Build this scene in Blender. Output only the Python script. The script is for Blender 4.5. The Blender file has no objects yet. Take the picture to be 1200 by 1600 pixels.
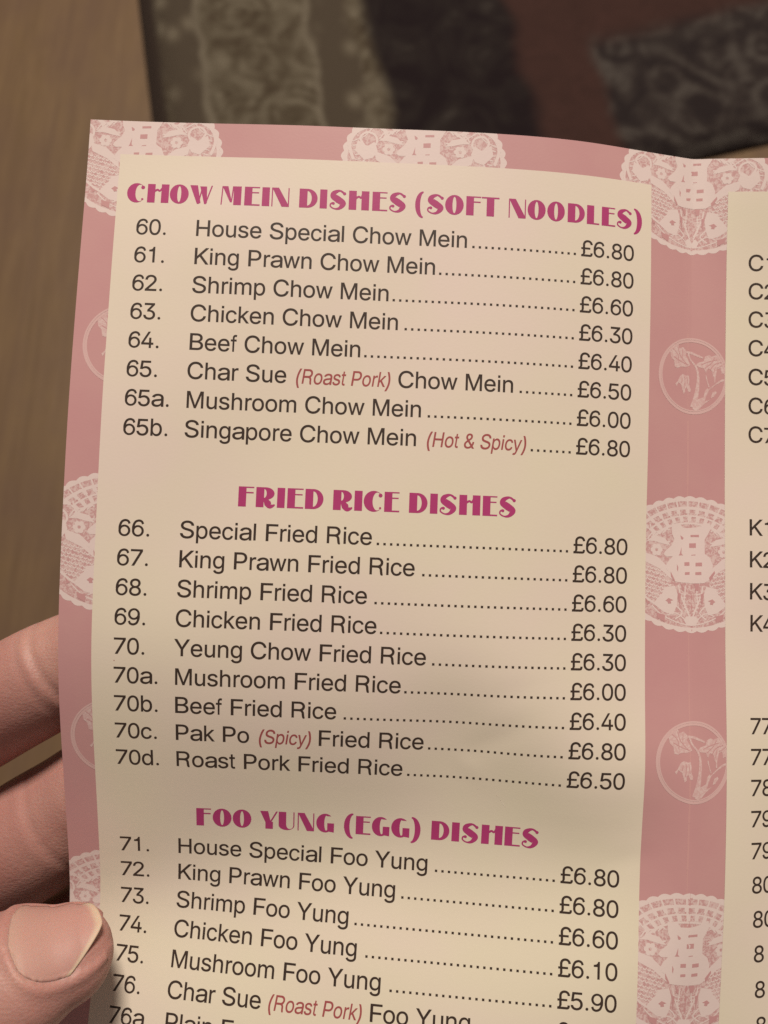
# A takeaway menu held up in a left hand over a rug and a wooden floor.
import bpy, bmesh, math, random
import numpy as np
from mathutils import Vector, Matrix
from mathutils.geometry import delaunay_2d_cdt
from mathutils.bvhtree import BVHTree
random.seed(7)
SC = bpy.context.scene
COL = SC.collection

# ------------------------------------------------------------------ camera, world, lamp, exposure
TILT = math.radians(18.0)
CAM_H = 0.75
RX = Matrix.Rotation(TILT, 3, 'X')
RXN = np.array(RX)
EYE = np.array((0.0, 0.0, CAM_H))
def world(p):                       # hand-held frame (x right, y up the page, z to the reader) -> room
    return np.asarray(p, float) @ RXN.T + EYE

cam_data = bpy.data.cameras.new('camera')
cam = bpy.data.objects.new('camera', cam_data)
COL.objects.link(cam)
cam.location = EYE
cam.rotation_euler = (TILT, 0, 0)
cam_data.sensor_fit = 'HORIZONTAL'
cam_data.sensor_width = 36.0
cam_data.lens = 36.0
cam_data.clip_start = 0.01
cam_data.clip_end = 60.0
cam_data.dof.use_dof = True
cam_data.dof.focus_distance = 0.1285
cam_data.dof.aperture_fstop = 24.0
SC.camera = cam

wd = bpy.data.worlds.new('World')
SC.world = wd
wd.use_nodes = True
wd.node_tree.nodes['Background'].inputs[0].default_value = (1.0, 0.82, 0.71, 1)
wd.node_tree.nodes['Background'].inputs[1].default_value = 0.165

def area_lamp(name, frame_pos, target, size, power, color):
    l = bpy.data.lights.new(name, 'AREA'); l.shape = 'DISK'; l.size = size; l.energy = power; l.color = color
    o = bpy.data.objects.new(name, l); COL.objects.link(o)
    p = Vector(world(frame_pos)); t = Vector(world(target))
    o.location = p
    o.rotation_euler = (t - p).to_track_quat('-Z', 'Y').to_euler()
    return o
area_lamp('ceiling_lamp', (0.16, 2.30, 1.30), (0, 0, -0.13), 0.60, 100.0, (1.0, 0.885, 0.765))

SC.view_settings.view_transform = 'Standard'
SC.view_settings.look = 'None'
SC.view_settings.exposure = 0.0
SC.view_settings.gamma = 1.0
SC.view_settings.use_curve_mapping = False
SC.cycles.use_denoising = False
SC.cycles.max_bounces = 6

# ------------------------------------------------------------------ small helpers
def tag(o, label=None, cat=None, group=None, kind=None):
    if label: o['label'] = label
    if cat: o['category'] = cat
    if group: o['group'] = group
    if kind: o['kind'] = kind
    return o

def mesh_obj(name, verts, faces, mats, parent=None, mat_idx=None, smooth=True):
    me = bpy.data.meshes.new(name)
    me.from_pydata([tuple(v) for v in verts], [], [tuple(f) for f in faces])
    for m in (mats if isinstance(mats, (list, tuple)) else [mats]): me.materials.append(m)
    if mat_idx is not None: me.polygons.foreach_set('material_index', mat_idx)
    if smooth: me.polygons.foreach_set('use_smooth', [True] * len(me.polygons))
    me.update()
    o = bpy.data.objects.new(name, me); COL.objects.link(o)
    if parent is not None: o.parent = parent
    return o

class NT:
    def __init__(s, name, rough=0.6, spec=0.3):
        s.m = bpy.data.materials.new(name); s.m.use_nodes = True
        s.t = s.m.node_tree; s.n = s.t.nodes; s.l = s.t.links
        s.b = s.n['Principled BSDF']
        s.b.inputs['Roughness'].default_value = rough
        s.b.inputs['Specular IOR Level'].default_value = spec
        s.tc = s.n.new('ShaderNodeTexCoord')
    def obj(s): return s.tc.outputs['Object']
    def mapping(s, vec, scale=(1,1,1), rot=(0,0,0)):
        m = s.n.new('ShaderNodeMapping'); s.l.new(vec, m.inputs[0])
        m.inputs['Scale'].default_value = scale; m.inputs['Rotation'].default_value = rot
        return m.outputs[0]
    def noise(s, vec, scale, detail=3, rough=.55, dist=0, out='Fac'):
        n = s.n.new('ShaderNodeTexNoise'); s.l.new(vec, n.inputs['Vector'])
        n.inputs['Scale'].default_value = scale; n.inputs['Detail'].default_value = detail
        n.inputs['Roughness'].default_value = rough; n.inputs['Distortion'].default_value = dist
        return n.outputs[out]
    def vor(s, vec, scale, feature='F1', out='Distance'):
        n = s.n.new('ShaderNodeTexVoronoi'); s.l.new(vec, n.inputs['Vector'])
        n.inputs['Scale'].default_value = scale; n.feature = feature
        return n.outputs[out]
    def ramp(s, fac, stops):
        r = s.n.new('ShaderNodeValToRGB'); s.l.new(fac, r.inputs[0])
        e = r.color_ramp.elements
        while len(e) < len(stops): e.new(0.5)
        for k, (p, c) in enumerate(stops):
            e[k].position = p; e[k].color = (c[0], c[1], c[2], 1) if not isinstance(c, (int, float)) else (c, c, c, 1)
        return r.outputs[0]
    def math(s, op, a, b=0.0, c=None):
        n = s.n.new('ShaderNodeMath'); n.operation = op
        for i, x in enumerate((a, b) if c is None else (a, b, c)):
            if isinstance(x, (int, float)): n.inputs[i].default_value = x
            else: s.l.new(x, n.inputs[i])
        return n.outputs[0]
    def sep(s, vec):
        n = s.n.new('ShaderNodeSeparateXYZ'); s.l.new(vec, n.inputs[0]); return n.outputs
    def comb(s, x, y, z=0.0):
        n = s.n.new('ShaderNodeCombineXYZ')
        for i, q in enumerate((x, y, z)):
            if isinstance(q, (int, float)): n.inputs[i].default_value = q
            else: s.l.new(q, n.inputs[i])
        return n.outputs[0]
    def mix(s, fac, a, b, mode='MIX'):
        n = s.n.new('ShaderNodeMix'); n.data_type = 'RGBA'; n.blend_type = mode
        for sock, x in ((n.inputs[0], fac), (n.inputs[6], a), (n.inputs[7], b)):
            if isinstance(x, (int, float)): sock.default_value = x
            elif isinstance(x, tuple): sock.default_value = (x[0], x[1], x[2], 1)
            else: s.l.new(x, sock)
        return n.outputs[2]
    def color(s, c):
        if isinstance(c, tuple): s.b.inputs['Base Color'].default_value = (c[0], c[1], c[2], 1)
        else: s.l.new(c, s.b.inputs['Base Color'])
    def bump(s, h, strength, dist):
        n = s.n.new('ShaderNodeBump'); n.inputs['Strength'].default_value = strength; n.inputs['Distance'].default_value = dist
        s.l.new(h, n.inputs['Height']); s.l.new(n.outputs[0], s.b.inputs['Normal'])

def print_mat(name, c1, c2, rough=.46, spec=.34, patch=85, lace=None):
    k = NT(name, rough, spec)
    f = k.noise(k.obj(), patch, 3, .6)
    f2 = k.noise(k.obj(), 1500, 2, .6)
    base = k.mix(k.ramp(f, [(.35, 0.0), (.68, 1.0)]), c1, c2)
    base = k.mix(k.math('MULTIPLY', f2, .10), base, tuple(x * .80 for x in c1))
    if lace:
        g = k.noise(k.obj(), 1900, 2, .6, 1.0)
        base = k.mix(k.ramp(g, [(.44, 0.0), (.56, 1.0)]), base, lace)
    k.color(base)
    k.bump(k.noise(k.obj(), 2600, 2, .5), .10, .00006)
    return k.m
M_CREAM = print_mat('cream_paper', (.725, .662, .520), (.745, .628, .562), .42, .4, 22)
M_PINK = print_mat('pink_print', (.545, .302, .300), (.53, .28, .288))
M_PALE = print_mat('pale_pink_print', (.72, .60, .57), (.71, .58, .56))
M_MID = print_mat('mid_pink_print', (.55, .325, .32), (.54, .315, .315), lace=(.65, .49, .47))
M_FLOWER = print_mat('flower_pink_print', (.64, .43, .415), (.62, .41, .40))
M_PETAL = print_mat('petal_pink_print', (.66, .49, .47), (.64, .47, .45), lace=(.60, .39, .38))
M_INK = print_mat('dark_brown_ink', (.048, .031, .024), (.043, .029, .023))
M_RED = print_mat('red_note_ink', (.36, .085, .085), (.34, .08, .085))
M_MAG = print_mat('magenta_heading_ink', (.42, .046, .175), (.40, .043, .16))
M_BACK = print_mat('plain_paper_back', (.66, .58, .42), (.64, .56, .41))

# ------------------------------------------------------------------ the bent sheet: a measured grid of points, 0.95 em apart (1 em = 3.88 mm)
EM = 3.88e-3
GRID = np.array([
-54507,74606,-132235,-50824,74463,-132320,-47142,74320,-132397,-43459,74179,-132451,-39776,74042,-132462,-36093,73910,-132417,-32411,73782,-132321,-28728,73657,-132201,
-25046,73532,-132082,-21363,73405,-131983,-17680,73275,-131916,-13995,73141,-131888,-10309,73004,-131893,-6623,72867,-131911,-2939,72730,-131915,746,72594,-131882,
4432,72459,-131819,8119,72324,-131761,11804,72186,-131748,15488,72043,-131804,19170,71896,-131925,22850,71745,-132103,26525,71592,-132355,30188,71432,-132729,
33829,71263,-133275,37440,71083,-133992,41027,70896,-134819,44609,70706,-135668,48204,70522,-136457,51821,70344,-137143,55451,70171,-137760,59105,70056,-137294,
62762,69940,-136837,66420,69823,-136400,70082,69704,-135986,73746,69584,-135598,77413,69462,-135234,81081,69340,-134881,-54643,70932,-131975,-50961,70790,-132041,
-47278,70648,-132113,-43595,70507,-132164,-39912,70370,-132170,-36229,70238,-132122,-32546,70110,-132029,-28864,69984,-131914,-25181,69858,-131810,-21498,69732,-131708,
-17815,69604,-131618,-14130,69472,-131560,-10445,69337,-131547,-6760,69198,-131587,-3076,69058,-131620,608,68920,-131615,4294,68784,-131580,7980,68647,-131549,
11665,68508,-131552,15348,68365,-131609,19031,68218,-131724,22711,68068,-131900,26386,67914,-132146,30052,67756,-132498,33700,67590,-133002,37316,67411,-133694,
40906,67224,-134511,44485,67034,-135372,48074,66847,-136192,51680,66667,-136934,55309,66493,-137559,58967,66377,-137124,62626,66260,-136688,66286,66142,-136258,
69950,66022,-135877,73620,65900,-135547,77292,65778,-135243,80965,65656,-134946,-54780,67257,-131722,-51097,67117,-131766,-47415,66975,-131837,-43731,66834,-131881,
-40048,66699,-131871,-36364,66567,-131820,-32681,66438,-131739,-28999,66311,-131634,-25316,66184,-131543,-21633,66058,-131431,-17950,65932,-131323,-14266,65802,-131246,
-10581,65668,-131217,-6897,65527,-131283,-3213,65386,-131335,471,65246,-131353,4156,65108,-131344,7841,64970,-131339,11525,64830,-131358,15209,64686,-131418,
18892,64540,-131523,22572,64390,-131695,26248,64237,-131936,29916,64080,-132270,33571,63916,-132727,37193,63740,-133393,40788,63555,-134191,44366,63364,-135055,
47952,63176,-135889,51542,62990,-136710,55167,62815,-137361,58829,62698,-136953,62492,62580,-136547,66152,62461,-136121,69820,62339,-135780,73495,62217,-135509,
77171,62094,-135257,80847,61972,-135007,-54918,63582,-131478,-51234,63442,-131523,-47551,63300,-131574,-43868,63162,-131589,-40184,63030,-131544,-36500,62898,-131492,
-32816,62766,-131444,-29133,62635,-131392,-25450,62511,-131265,-21768,62387,-131131,-18086,62261,-131025,-14402,62129,-130973,-10718,61992,-130983,-7034,61853,-131017,
-3350,61712,-131060,333,61572,-131095,4018,61432,-131117,7702,61293,-131129,11386,61151,-131163,15069,61008,-131235,18751,60861,-131353,22431,60711,-131528,
26106,60558,-131767,29775,60401,-132086,33432,60238,-132521,37064,60066,-133126,40673,59885,-133860,44265,59700,-134667,47851,59512,-135496,51432,59323,-136351,
55025,59138,-137150,58690,59021,-136763,62356,58900,-136400,66023,58778,-136034,69695,58655,-135737,73372,58533,-135505,77050,58410,-135283,80727,58288,-135059,
-55055,59909,-131213,-51371,59770,-131231,-47688,59632,-131240,-44004,59497,-131217,-40320,59366,-131162,-36637,59234,-131113,-32953,59101,-131078,-29269,58967,-131043,
-25587,58844,-130913,-21905,58720,-130788,-18222,58592,-130707,-14538,58457,-130688,-10854,58318,-130721,-7171,58179,-130745,-3487,58039,-130785,196,57898,-130832,
3879,57757,-130875,7563,57616,-130908,11246,57474,-130961,14929,57329,-131047,18610,57182,-131175,22289,57032,-131353,25965,56879,-131591,29634,56722,-131902,
33293,56560,-132316,36933,56391,-132876,40552,56214,-133553,44154,56032,-134314,47744,55846,-135131,51316,55653,-136020,54885,55461,-136924,58560,55340,-136669,
62233,55217,-136381,65901,55094,-136044,69575,54971,-135762,73252,54848,-135536,76929,54726,-135317,80607,54604,-135097,-55191,56239,-130897,-51508,56104,-130870,
-47824,55971,-130833,-44141,55840,-130784,-40457,55708,-130730,-36774,55576,-130680,-33090,55444,-130632,-29407,55313,-130573,-25724,55186,-130486,-22041,55057,-130408,
-18358,54924,-130367,-14674,54787,-130373,-10991,54648,-130410,-7308,54507,-130455,-3625,54366,-130508,58,54224,-130564,3741,54082,-130620,7425,53940,-130675,
11107,53797,-130746,14789,53652,-130846,18470,53504,-130984,22148,53354,-131168,25824,53200,-131407,29493,53044,-131716,33154,52882,-132119,36799,52714,-132638,
40426,52541,-133274,44033,52360,-134009,47621,52173,-134831,51191,51981,-135730,54750,51785,-136672,58434,51657,-136617,62113,51534,-136429,65786,51411,-136141,
69458,51287,-135852,73132,51164,-135594,76808,51041,-135354,80485,50918,-135119,-55328,52574,-130527,-51644,52444,-130460,-47961,52315,-130390,-44278,52184,-130328,
-40595,52052,-130284,-36911,51921,-130224,-33228,51792,-130153,-29545,51661,-130090,-25862,51529,-130048,-22178,51394,-130024,-18494,51257,-130027,-14811,51118,-130057,
-11128,50977,-130106,-7445,50835,-130168,-3762,50693,-130238,-79,50550,-130309,3603,50407,-130377,7286,50264,-130445,10969,50120,-130523,14650,49975,-130628,
18330,49827,-130776,22008,49676,-130970,25683,49522,-131215,29353,49365,-131526,33014,49204,-131919,36663,49038,-132409,40297,48866,-133006,43909,48687,-133716,
47497,48501,-134540,51066,48308,-135442,54622,48112,-136392,58305,47977,-136495,61989,47851,-136425,65667,47727,-136210,69340,47603,-135933,73013,47479,-135654,
76687,47355,-135389,80362,47232,-135132,-55464,48914,-130115,-51781,48786,-130032,-48099,48658,-129949,-44415,48528,-129884,-40732,48393,-129863,-37049,48264,-129785,
-33366,48137,-129689,-29682,48005,-129644,-25998,47866,-129655,-22315,47727,-129679,-18631,47587,-129714,-14948,47446,-129763,-11265,47304,-129826,-7582,47161,-129903,
-3900,47018,-129989,-218,46874,-130076,3465,46730,-130159,7147,46587,-130233,10830,46444,-130305,14512,46299,-130401,18192,46150,-130556,21869,45999,-130760,
25543,45844,-131015,29212,45687,-131329,32874,45526,-131716,36526,45361,-132188,40166,45191,-132746,43786,45014,-133420,47371,44827,-134253,50943,44636,-135146,
54499,44441,-136097,58177,44300,-136302,61861,44168,-136340,65542,44043,-136209,69219,43918,-135973,72893,43794,-135698,76566,43670,-135419,80239,43546,-135145,
-55601,45255,-129684,-51918,45126,-129613,-48235,44996,-129546,-44552,44865,-129494,-40869,44730,-129474,-37185,44602,-129394,-33502,44473,-129314,-29819,44336,-129306,
-26135,44196,-129348,-22452,44055,-129393,-18768,43914,-129441,-15085,43772,-129499,-11402,43630,-129575,-7720,43486,-129666,-4038,43341,-129767,-356,43197,-129869,
3326,43052,-129963,7008,42909,-130043,10690,42766,-130106,14373,42622,-130188,18053,42474,-130335,21730,42322,-130542,25404,42167,-130804,29073,42010,-131123,
32735,41848,-131506,36389,41683,-131968,40032,41515,-132505,43656,41340,-133153,47247,41154,-133967,50818,40964,-134860,54375,40769,-135809,58049,40624,-136074,
61731,40488,-136197,65414,40359,-136145,69094,40234,-135965,72770,40109,-135715,76444,39984,-135440,80117,39860,-135160,-55738,41597,-129252,-52055,41464,-129213,
-48371,41331,-129178,-44688,41199,-129137,-41005,41066,-129094,-37322,40935,-129039,-33639,40800,-129030,-29956,40659,-129078,-26273,40519,-129121,-22589,40379,-129156,
-18906,40239,-129201,-15223,40096,-129266,-11541,39953,-129353,-7859,39809,-129457,-4177,39663,-129570,-496,39518,-129680,3186,39374,-129774,6869,39230,-129850,
10551,39088,-129905,14234,38945,-129977,17914,38797,-130112,21591,38646,-130317,25264,38491,-130585,28933,38332,-130909,32596,38171,-131290,36250,38006,-131751,
39894,37837,-132281,43522,37663,-132910,47117,37480,-133704,50692,37291,-134585,54251,37097,-135525,57921,36949,-135836,61600,36809,-136025,65284,36677,-136039,
68966,36550,-135916,72645,36424,-135704,76320,36299,-135446,79994,36174,-135175,-55874,37937,-128833,-52191,37801,-128826,-48508,37664,-128831,-44824,37529,-128814,
-41141,37399,-128748,-37458,37267,-128701,-33776,37123,-128802,-30094,36979,-128910,-26411,36841,-128920,-22727,36703,-128939,-19044,36562,-128986,-15362,36419,-129062,
-11680,36275,-129159,-7998,36130,-129271,-4317,35985,-129387,-635,35840,-129495,3047,35696,-129572,6730,35554,-129624,10413,35412,-129672,14095,35269,-129747,
17776,35121,-129881,21453,34970,-130087,25125,34814,-130362,28793,34655,-130696,32455,34494,-131087,36109,34328,-131547,39753,34160,-132072,43383,33986,-132693,
46982,33804,-133469,50562,33616,-134329,54126,33425,-135251,57794,33275,-135584,61470,33131,-135820,65153,32996,-135900,68837,32867,-135835,72518,32740,-135665,
76195,32614,-135436,79872,32489,-135185,-56010,34275,-128435,-52327,34137,-128447,-48644,33998,-128474,-44960,33861,-128477,-41277,33728,-128446,-37593,33595,-128405,
-33912,33451,-128518,-30231,33306,-128629,-26548,33166,-128678,-22865,33026,-128724,-19183,32884,-128793,-15501,32740,-128886,-11819,32596,-128992,-8138,32451,-129101,
-4456,32306,-129203,-774,32162,-129287,2909,32020,-129344,6592,31879,-129379,10275,31737,-129422,13957,31594,-129503,17637,31446,-129643,21314,31294,-129855,
24986,31138,-130138,28652,30978,-130488,32311,30815,-130898,35965,30650,-131360,39609,30481,-131884,43237,30307,-132511,46841,30126,-133263,50430,29941,-134086,
54001,29752,-134980,57667,29600,-135333,61340,29454,-135607,65021,29315,-135741,68705,29184,-135730,72388,29056,-135604,76069,28930,-135407,79748,28804,-135183,
-56146,30610,-128063,-52463,30471,-128092,-48780,30331,-128125,-45096,30193,-128143,-41413,30057,-128141,-37729,29924,-128106,-34048,29780,-128205,-30366,29635,-128321,
-26685,29492,-128421,-23003,29348,-128515,-19322,29204,-128620,-15640,29060,-128734,-11959,28915,-128845,-8278,28771,-128939,-4595,28628,-129012,-913,28486,-129068,
2770,28345,-129103,6453,28204,-129126,10136,28063,-129167,13818,27919,-129253,17498,27771,-129401,21175,27618,-129623,24845,27461,-129919,28510,27300,-130285,
32168,27137,-130711,35820,26971,-131180,39463,26802,-131709,43092,26628,-132333,46705,26450,-133038,50299,26266,-133837,53876,26078,-134706,57539,25925,-135086,
61209,25776,-135394,64888,25635,-135574,68572,25502,-135610,72257,25373,-135527,75940,25245,-135366,79623,25119,-135171,-56282,26943,-127715,-52599,26803,-127746,
-48916,26664,-127780,-45232,26524,-127813,-41549,26386,-127835,-37865,26250,-127828,-34184,26106,-127936,-30503,25961,-128064,-26822,25816,-128193,-23142,25670,-128328,
-19462,25524,-128468,-15781,25379,-128598,-12100,25235,-128704,-8417,25092,-128778,-4734,24950,-128819,-1051,24809,-128845,2632,24670,-128857,6315,24530,-128871,
9998,24389,-128912,13680,24244,-129004,17360,24095,-129162,21035,23942,-129396,24704,23784,-129707,28367,23622,-130090,32023,23458,-130530,35674,23291,-131006,
39318,23122,-131533,42949,22949,-132143,46569,22773,-132812,50169,22592,-133583,53752,22405,-134427,57412,22250,-134839,61079,22099,-135182,64755,21955,-135403,
68438,21819,-135483,72124,21689,-135443,75810,21561,-135322,79496,21433,-135162,-56418,23274,-127387,-52735,23135,-127418,-49052,22995,-127446,-45369,22855,-127487,
-41686,22713,-127557,-38003,22574,-127599,-34321,22429,-127712,-30641,22283,-127855,-26961,22137,-128011,-23282,21990,-128175,-19602,21844,-128331,-15921,21698,-128462,
-12240,21554,-128555,-8557,21412,-128605,-4874,21272,-128621,-1190,21133,-128618,2493,20995,-128611,6176,20855,-128619,9859,20714,-128661,13541,20569,-128759,
17220,20419,-128928,20895,20265,-129175,24563,20106,-129503,28223,19944,-129903,31878,19779,-130355,35529,19612,-130834,39174,19444,-131351,42809,19272,-131936,
46435,19098,-132578,50040,18918,-133323,53630,18733,-134141,57285,18575,-134589,60949,18421,-134967,64622,18275,-135225,68303,18137,-135348,71989,18005,-135358,
75676,17876,-135289,79365,17748,-135182,-56555,19603,-127083,-52872,19463,-127125,-49188,19322,-127168,-45506,19181,-127225,-41823,19038,-127307,-38141,18895,-127400,
-34460,18750,-127528,-30781,18603,-127697,-27102,18456,-127876,-23423,18309,-128050,-19743,18163,-128202,-16062,18018,-128318,-12379,17875,-128386,-8696,17734,-128410,
-5013,17595,-128402,-1329,17458,-128379,2354,17320,-128361,6037,17180,-128370,9720,17039,-128414,13402,16893,-128520,17080,16743,-128700,20754,16588,-128961,
24420,16429,-129304,28079,16265,-129720,31732,16100,-130186,35383,15933,-130665,39030,15765,-131171,42670,15595,-131729,46300,15422,-132342,49911,15243,-133065,
53507,15061,-133854,57159,14900,-134332,60819,14744,-134737,64491,14596,-135027,68170,14456,-135195,71853,14321,-135262,75540,14189,-135264,79227,14059,-135235,
-56691,15930,-126808,-53009,15788,-126873,-49326,15645,-126944,-45644,15502,-127030,-41962,15359,-127136,-38281,15214,-127261,-34602,15068,-127418,-30923,14921,-127601,
-27244,14775,-127777,-23565,14628,-127939,-19884,14482,-128069,-16202,14339,-128154,-12518,14197,-128190,-8835,14058,-128187,-5152,13920,-128158,-1469,13783,-128124,
2215,13646,-128103,5898,13506,-128115,9581,13363,-128171,13262,13217,-128289,16940,13066,-128481,20613,12911,-128753,24278,12751,-129107,27936,12587,-129533,
31588,12421,-130006,35239,12255,-130484,38887,12087,-130984,42528,11917,-131536,46159,11744,-132144,49777,11568,-132831,53381,11388,-133582,57032,11225,-134067,
60692,11068,-134483,64361,10919,-134795,68038,10777,-135005,71720,10639,-135134,75403,10504,-135213,79087,10370,-135271,-56829,12253,-126577,-53147,12110,-126661,
-49465,11966,-126765,-45784,11822,-126886,-42104,11677,-127023,-38423,11532,-127167,-34745,11386,-127341,-31066,11239,-127525,-27387,11093,-127689,-23706,10947,-127825,
-20024,10803,-127919,-16341,10660,-127964,-12658,10521,-127965,-8974,10383,-127936,-5291,10246,-127895,-1608,10110,-127858,2076,9972,-127842,5759,9831,-127863,
9442,9688,-127935,13122,9540,-128066,16800,9389,-128268,20472,9233,-128546,24137,9073,-128904,27795,8910,-129330,31446,8744,-129804,35097,8577,-130288,
38744,8409,-130797,42384,8239,-131355,46015,8066,-131964,49639,7891,-132622,53253,7714,-133324,56905,7551,-133801,60565,7393,-134211,64234,7243,-134528,
67910,7099,-134769,71589,6959,-134949,75270,6822,-135090,78951,6686,-135211,-56968,8574,-126403,-53286,8430,-126494,-49606,8285,-126626,-45925,8140,-126775,
-42245,7994,-126925,-38566,7849,-127090,-34888,7703,-127271,-31209,7556,-127446,-27529,7411,-127592,-23847,7266,-127692,-20164,7124,-127740,-16480,6984,-127741,
-12797,6846,-127710,-9114,6710,-127663,-5431,6574,-127619,-1747,6436,-127589,1936,6297,-127587,5620,6156,-127624,9302,6011,-127708,12982,5863,-127850,
16659,5712,-128057,20331,5556,-128338,23997,5396,-128693,27655,5233,-129114,31307,5067,-129586,34954,4900,-130093,38597,4730,-130635,42234,4559,-131210,
45866,4387,-131813,49495,4214,-132439,53121,4039,-133084,56777,3876,-133534,60439,3719,-133925,64109,3568,-134235,67784,3422,-134491,71462,3280,-134701,
75141,3141,-134873,78822,3004,-135022,-57110,4892,-126294,-53428,4747,-126408,-49747,4603,-126531,-46067,4458,-126671,-42387,4312,-126830,-38709,4166,-127012,
-35031,4020,-127199,-31351,3874,-127363,-27670,3729,-127475,-23987,3587,-127527,-20303,3447,-127525,-16620,3310,-127487,-12937,3174,-127432,-9254,3038,-127379,
-5570,2901,-127341,-1887,2762,-127326,1797,2622,-127342,5480,2479,-127394,9162,2334,-127490,12842,2186,-127637,16519,2034,-127845,20191,1879,-128125,
23857,1720,-128479,27515,1556,-128904,31165,1390,-129391,34808,1221,-129929,38445,1050,-130501,42080,879,-131090,45715,708,-131680,49351,536,-132263,
52991,365,-132825,56648,202,-133262,60312,44,-133647,63985,-107,-133931,67660,-255,-134186,71338,-400,-134404,75018,-542,-134580,78699,-682,-134729,
-57252,1209,-126229,-53571,1065,-126335,-49889,920,-126443,-46208,775,-126569,-42529,630,-126729,-38851,484,-126926,-35173,337,-127125,-31493,192,-127268,
-27810,49,-127329,-24127,-91,-127324,-20443,-228,-127278,-16760,-363,-127212,-13077,-499,-127148,-9394,-635,-127099,-5710,-773,-127073,-2026,-912,-127076,
1657,-1054,-127109,5340,-1197,-127174,9022,-1343,-127276,12702,-1491,-127423,16379,-1643,-127631,20052,-1798,-127909,23717,-1957,-128268,27373,-2121,-128709,
31019,-2289,-129224,34657,-2459,-129788,38292,-2630,-130375,41928,-2801,-130960,45566,-2971,-131526,49212,-3140,-132045,52865,-3306,-132515,56527,-3466,-132915,
60191,-3624,-133293,63862,-3780,-133616,67537,-3932,-133887,71216,-4081,-134101,74898,-4228,-134259,78582,-4372,-134385,-57396,-2475,-126193,-53714,-2619,-126275,
-50032,-2763,-126363,-46350,-2907,-126472,-42670,-3052,-126627,-38993,-3199,-126835,-35316,-3345,-127045,-31634,-3490,-127148,-27950,-3629,-127144,-24267,-3766,-127089,
-20584,-3901,-127013,-16901,-4036,-126939,-13217,-4172,-126881,-9534,-4309,-126844,-5850,-4448,-126833,-2166,-4589,-126850,1518,-4731,-126893,5201,-4875,-126965,
8883,-5021,-127066,12563,-5169,-127210,16240,-5320,-127414,19912,-5475,-127695,23576,-5635,-128064,27229,-5800,-128525,30871,-5968,-129067,34508,-6138,-129641,
38145,-6309,-130217,41785,-6478,-130771,45430,-6646,-131293,49087,-6809,-131731,52750,-6966,-132104,56407,-7131,-132537,60067,-7293,-132950,63733,-7453,-133326,
67406,-7609,-133640,71087,-7762,-133864,74774,-7911,-133993,78463,-8059,-134071,-57539,-6158,-126180,-53857,-6302,-126235,-50174,-6446,-126299,-46493,-6590,-126397,
-42813,-6735,-126557,-39136,-6881,-126761,-35456,-7026,-126908,-31773,-7168,-126957,-28090,-7305,-126918,-24407,-7441,-126840,-20724,-7576,-126761,-17041,-7712,-126700,
-13357,-7849,-126660,-9674,-7987,-126642,-5990,-8126,-126645,-2306,-8267,-126667,1378,-8409,-126709,5061,-8553,-126774,8743,-8698,-126863,12423,-8846,-126997,
16101,-8997,-127198,19772,-9152,-127483,23435,-9312,-127864,27087,-9478,-128336,30729,-9646,-128878,34366,-9816,-129452,38005,-9986,-130014,41650,-10153,-130532,
45302,-10317,-131000,48967,-10474,-131364,52639,-10624,-131659,56286,-10796,-132160,59937,-10965,-132639,63592,-11131,-133086,67258,-11291,-133471,70937,-11444,-133744,
74629,-11594,-133876,78326,-11741,-133919,-57683,-9842,-126192,-54000,-9986,-126223,-50317,-10129,-126256,-46635,-10273,-126323,-42955,-10417,-126458,-39277,-10563,-126649,
-35596,-10706,-126754,-31912,-10845,-126753,-28230,-10981,-126688,-24547,-11117,-126615,-20864,-11253,-126559,-17181,-11391,-126526,-13497,-11529,-126514,-9814,-11668,-126523,
-6130,-11808,-126546,-2447,-11948,-126567,1237,-12090,-126579,4920,-12233,-126610,8603,-12377,-126673,12284,-12524,-126791,15962,-12674,-126982,19633,-12829,-127268,
23295,-12990,-127661,26946,-13155,-128142,30588,-13323,-128679,34227,-13493,-129244,37869,-13661,-129783,41519,-13826,-130265,45176,-13988,-130695,48846,-14140,-131013,
52521,-14285,-131250,56162,-14463,-131801,59803,-14640,-132345,63445,-14815,-132875,67096,-14984,-133358,70764,-15142,-133725,74451,-15291,-133933,78148,-15439,-134032,
-57827,-13525,-126236,-54144,-13669,-126244,-50461,-13813,-126247,-46778,-13957,-126273,-43096,-14100,-126354,-39417,-14243,-126501,-35735,-14385,-126583,-32052,-14523,-126559,
-28369,-14660,-126501,-24686,-14797,-126461,-21003,-14935,-126444,-17320,-15074,-126444,-13637,-15212,-126460,-9954,-15351,-126495,-6271,-15491,-126544,-2588,-15631,-126564,
1095,-15772,-126517,4778,-15914,-126490,8462,-16057,-126512,12144,-16203,-126599,15823,-16352,-126769,19496,-16506,-127044,23157,-16666,-127441,26806,-16832,-127938,
30447,-17001,-128483,34088,-17170,-129038,37733,-17337,-129554,41388,-17500,-130009,45050,-17659,-130398,48722,-17808,-130676,52401,-17948,-130862,56035,-18131,-131457,
59668,-18315,-132053,63300,-18499,-132656,66933,-18679,-133243,70581,-18850,-133740,74248,-19010,-134099,77926,-19167,-134370,-57970,-17208,-126329,-54287,-17352,-126316,
-50604,-17496,-126297,-46921,-17641,-126291,-43239,-17784,-126317,-39557,-17925,-126391,-35874,-18065,-126442,-32191,-18204,-126438,-28508,-18342,-126419,-24826,-18481,-126422,
-21143,-18619,-126439,-17460,-18757,-126464,-13777,-18896,-126497,-10095,-19034,-126540,-6412,-19173,-126585,-2729,-19314,-126591,953,-19455,-126507,4635,-19597,-126432,
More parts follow.
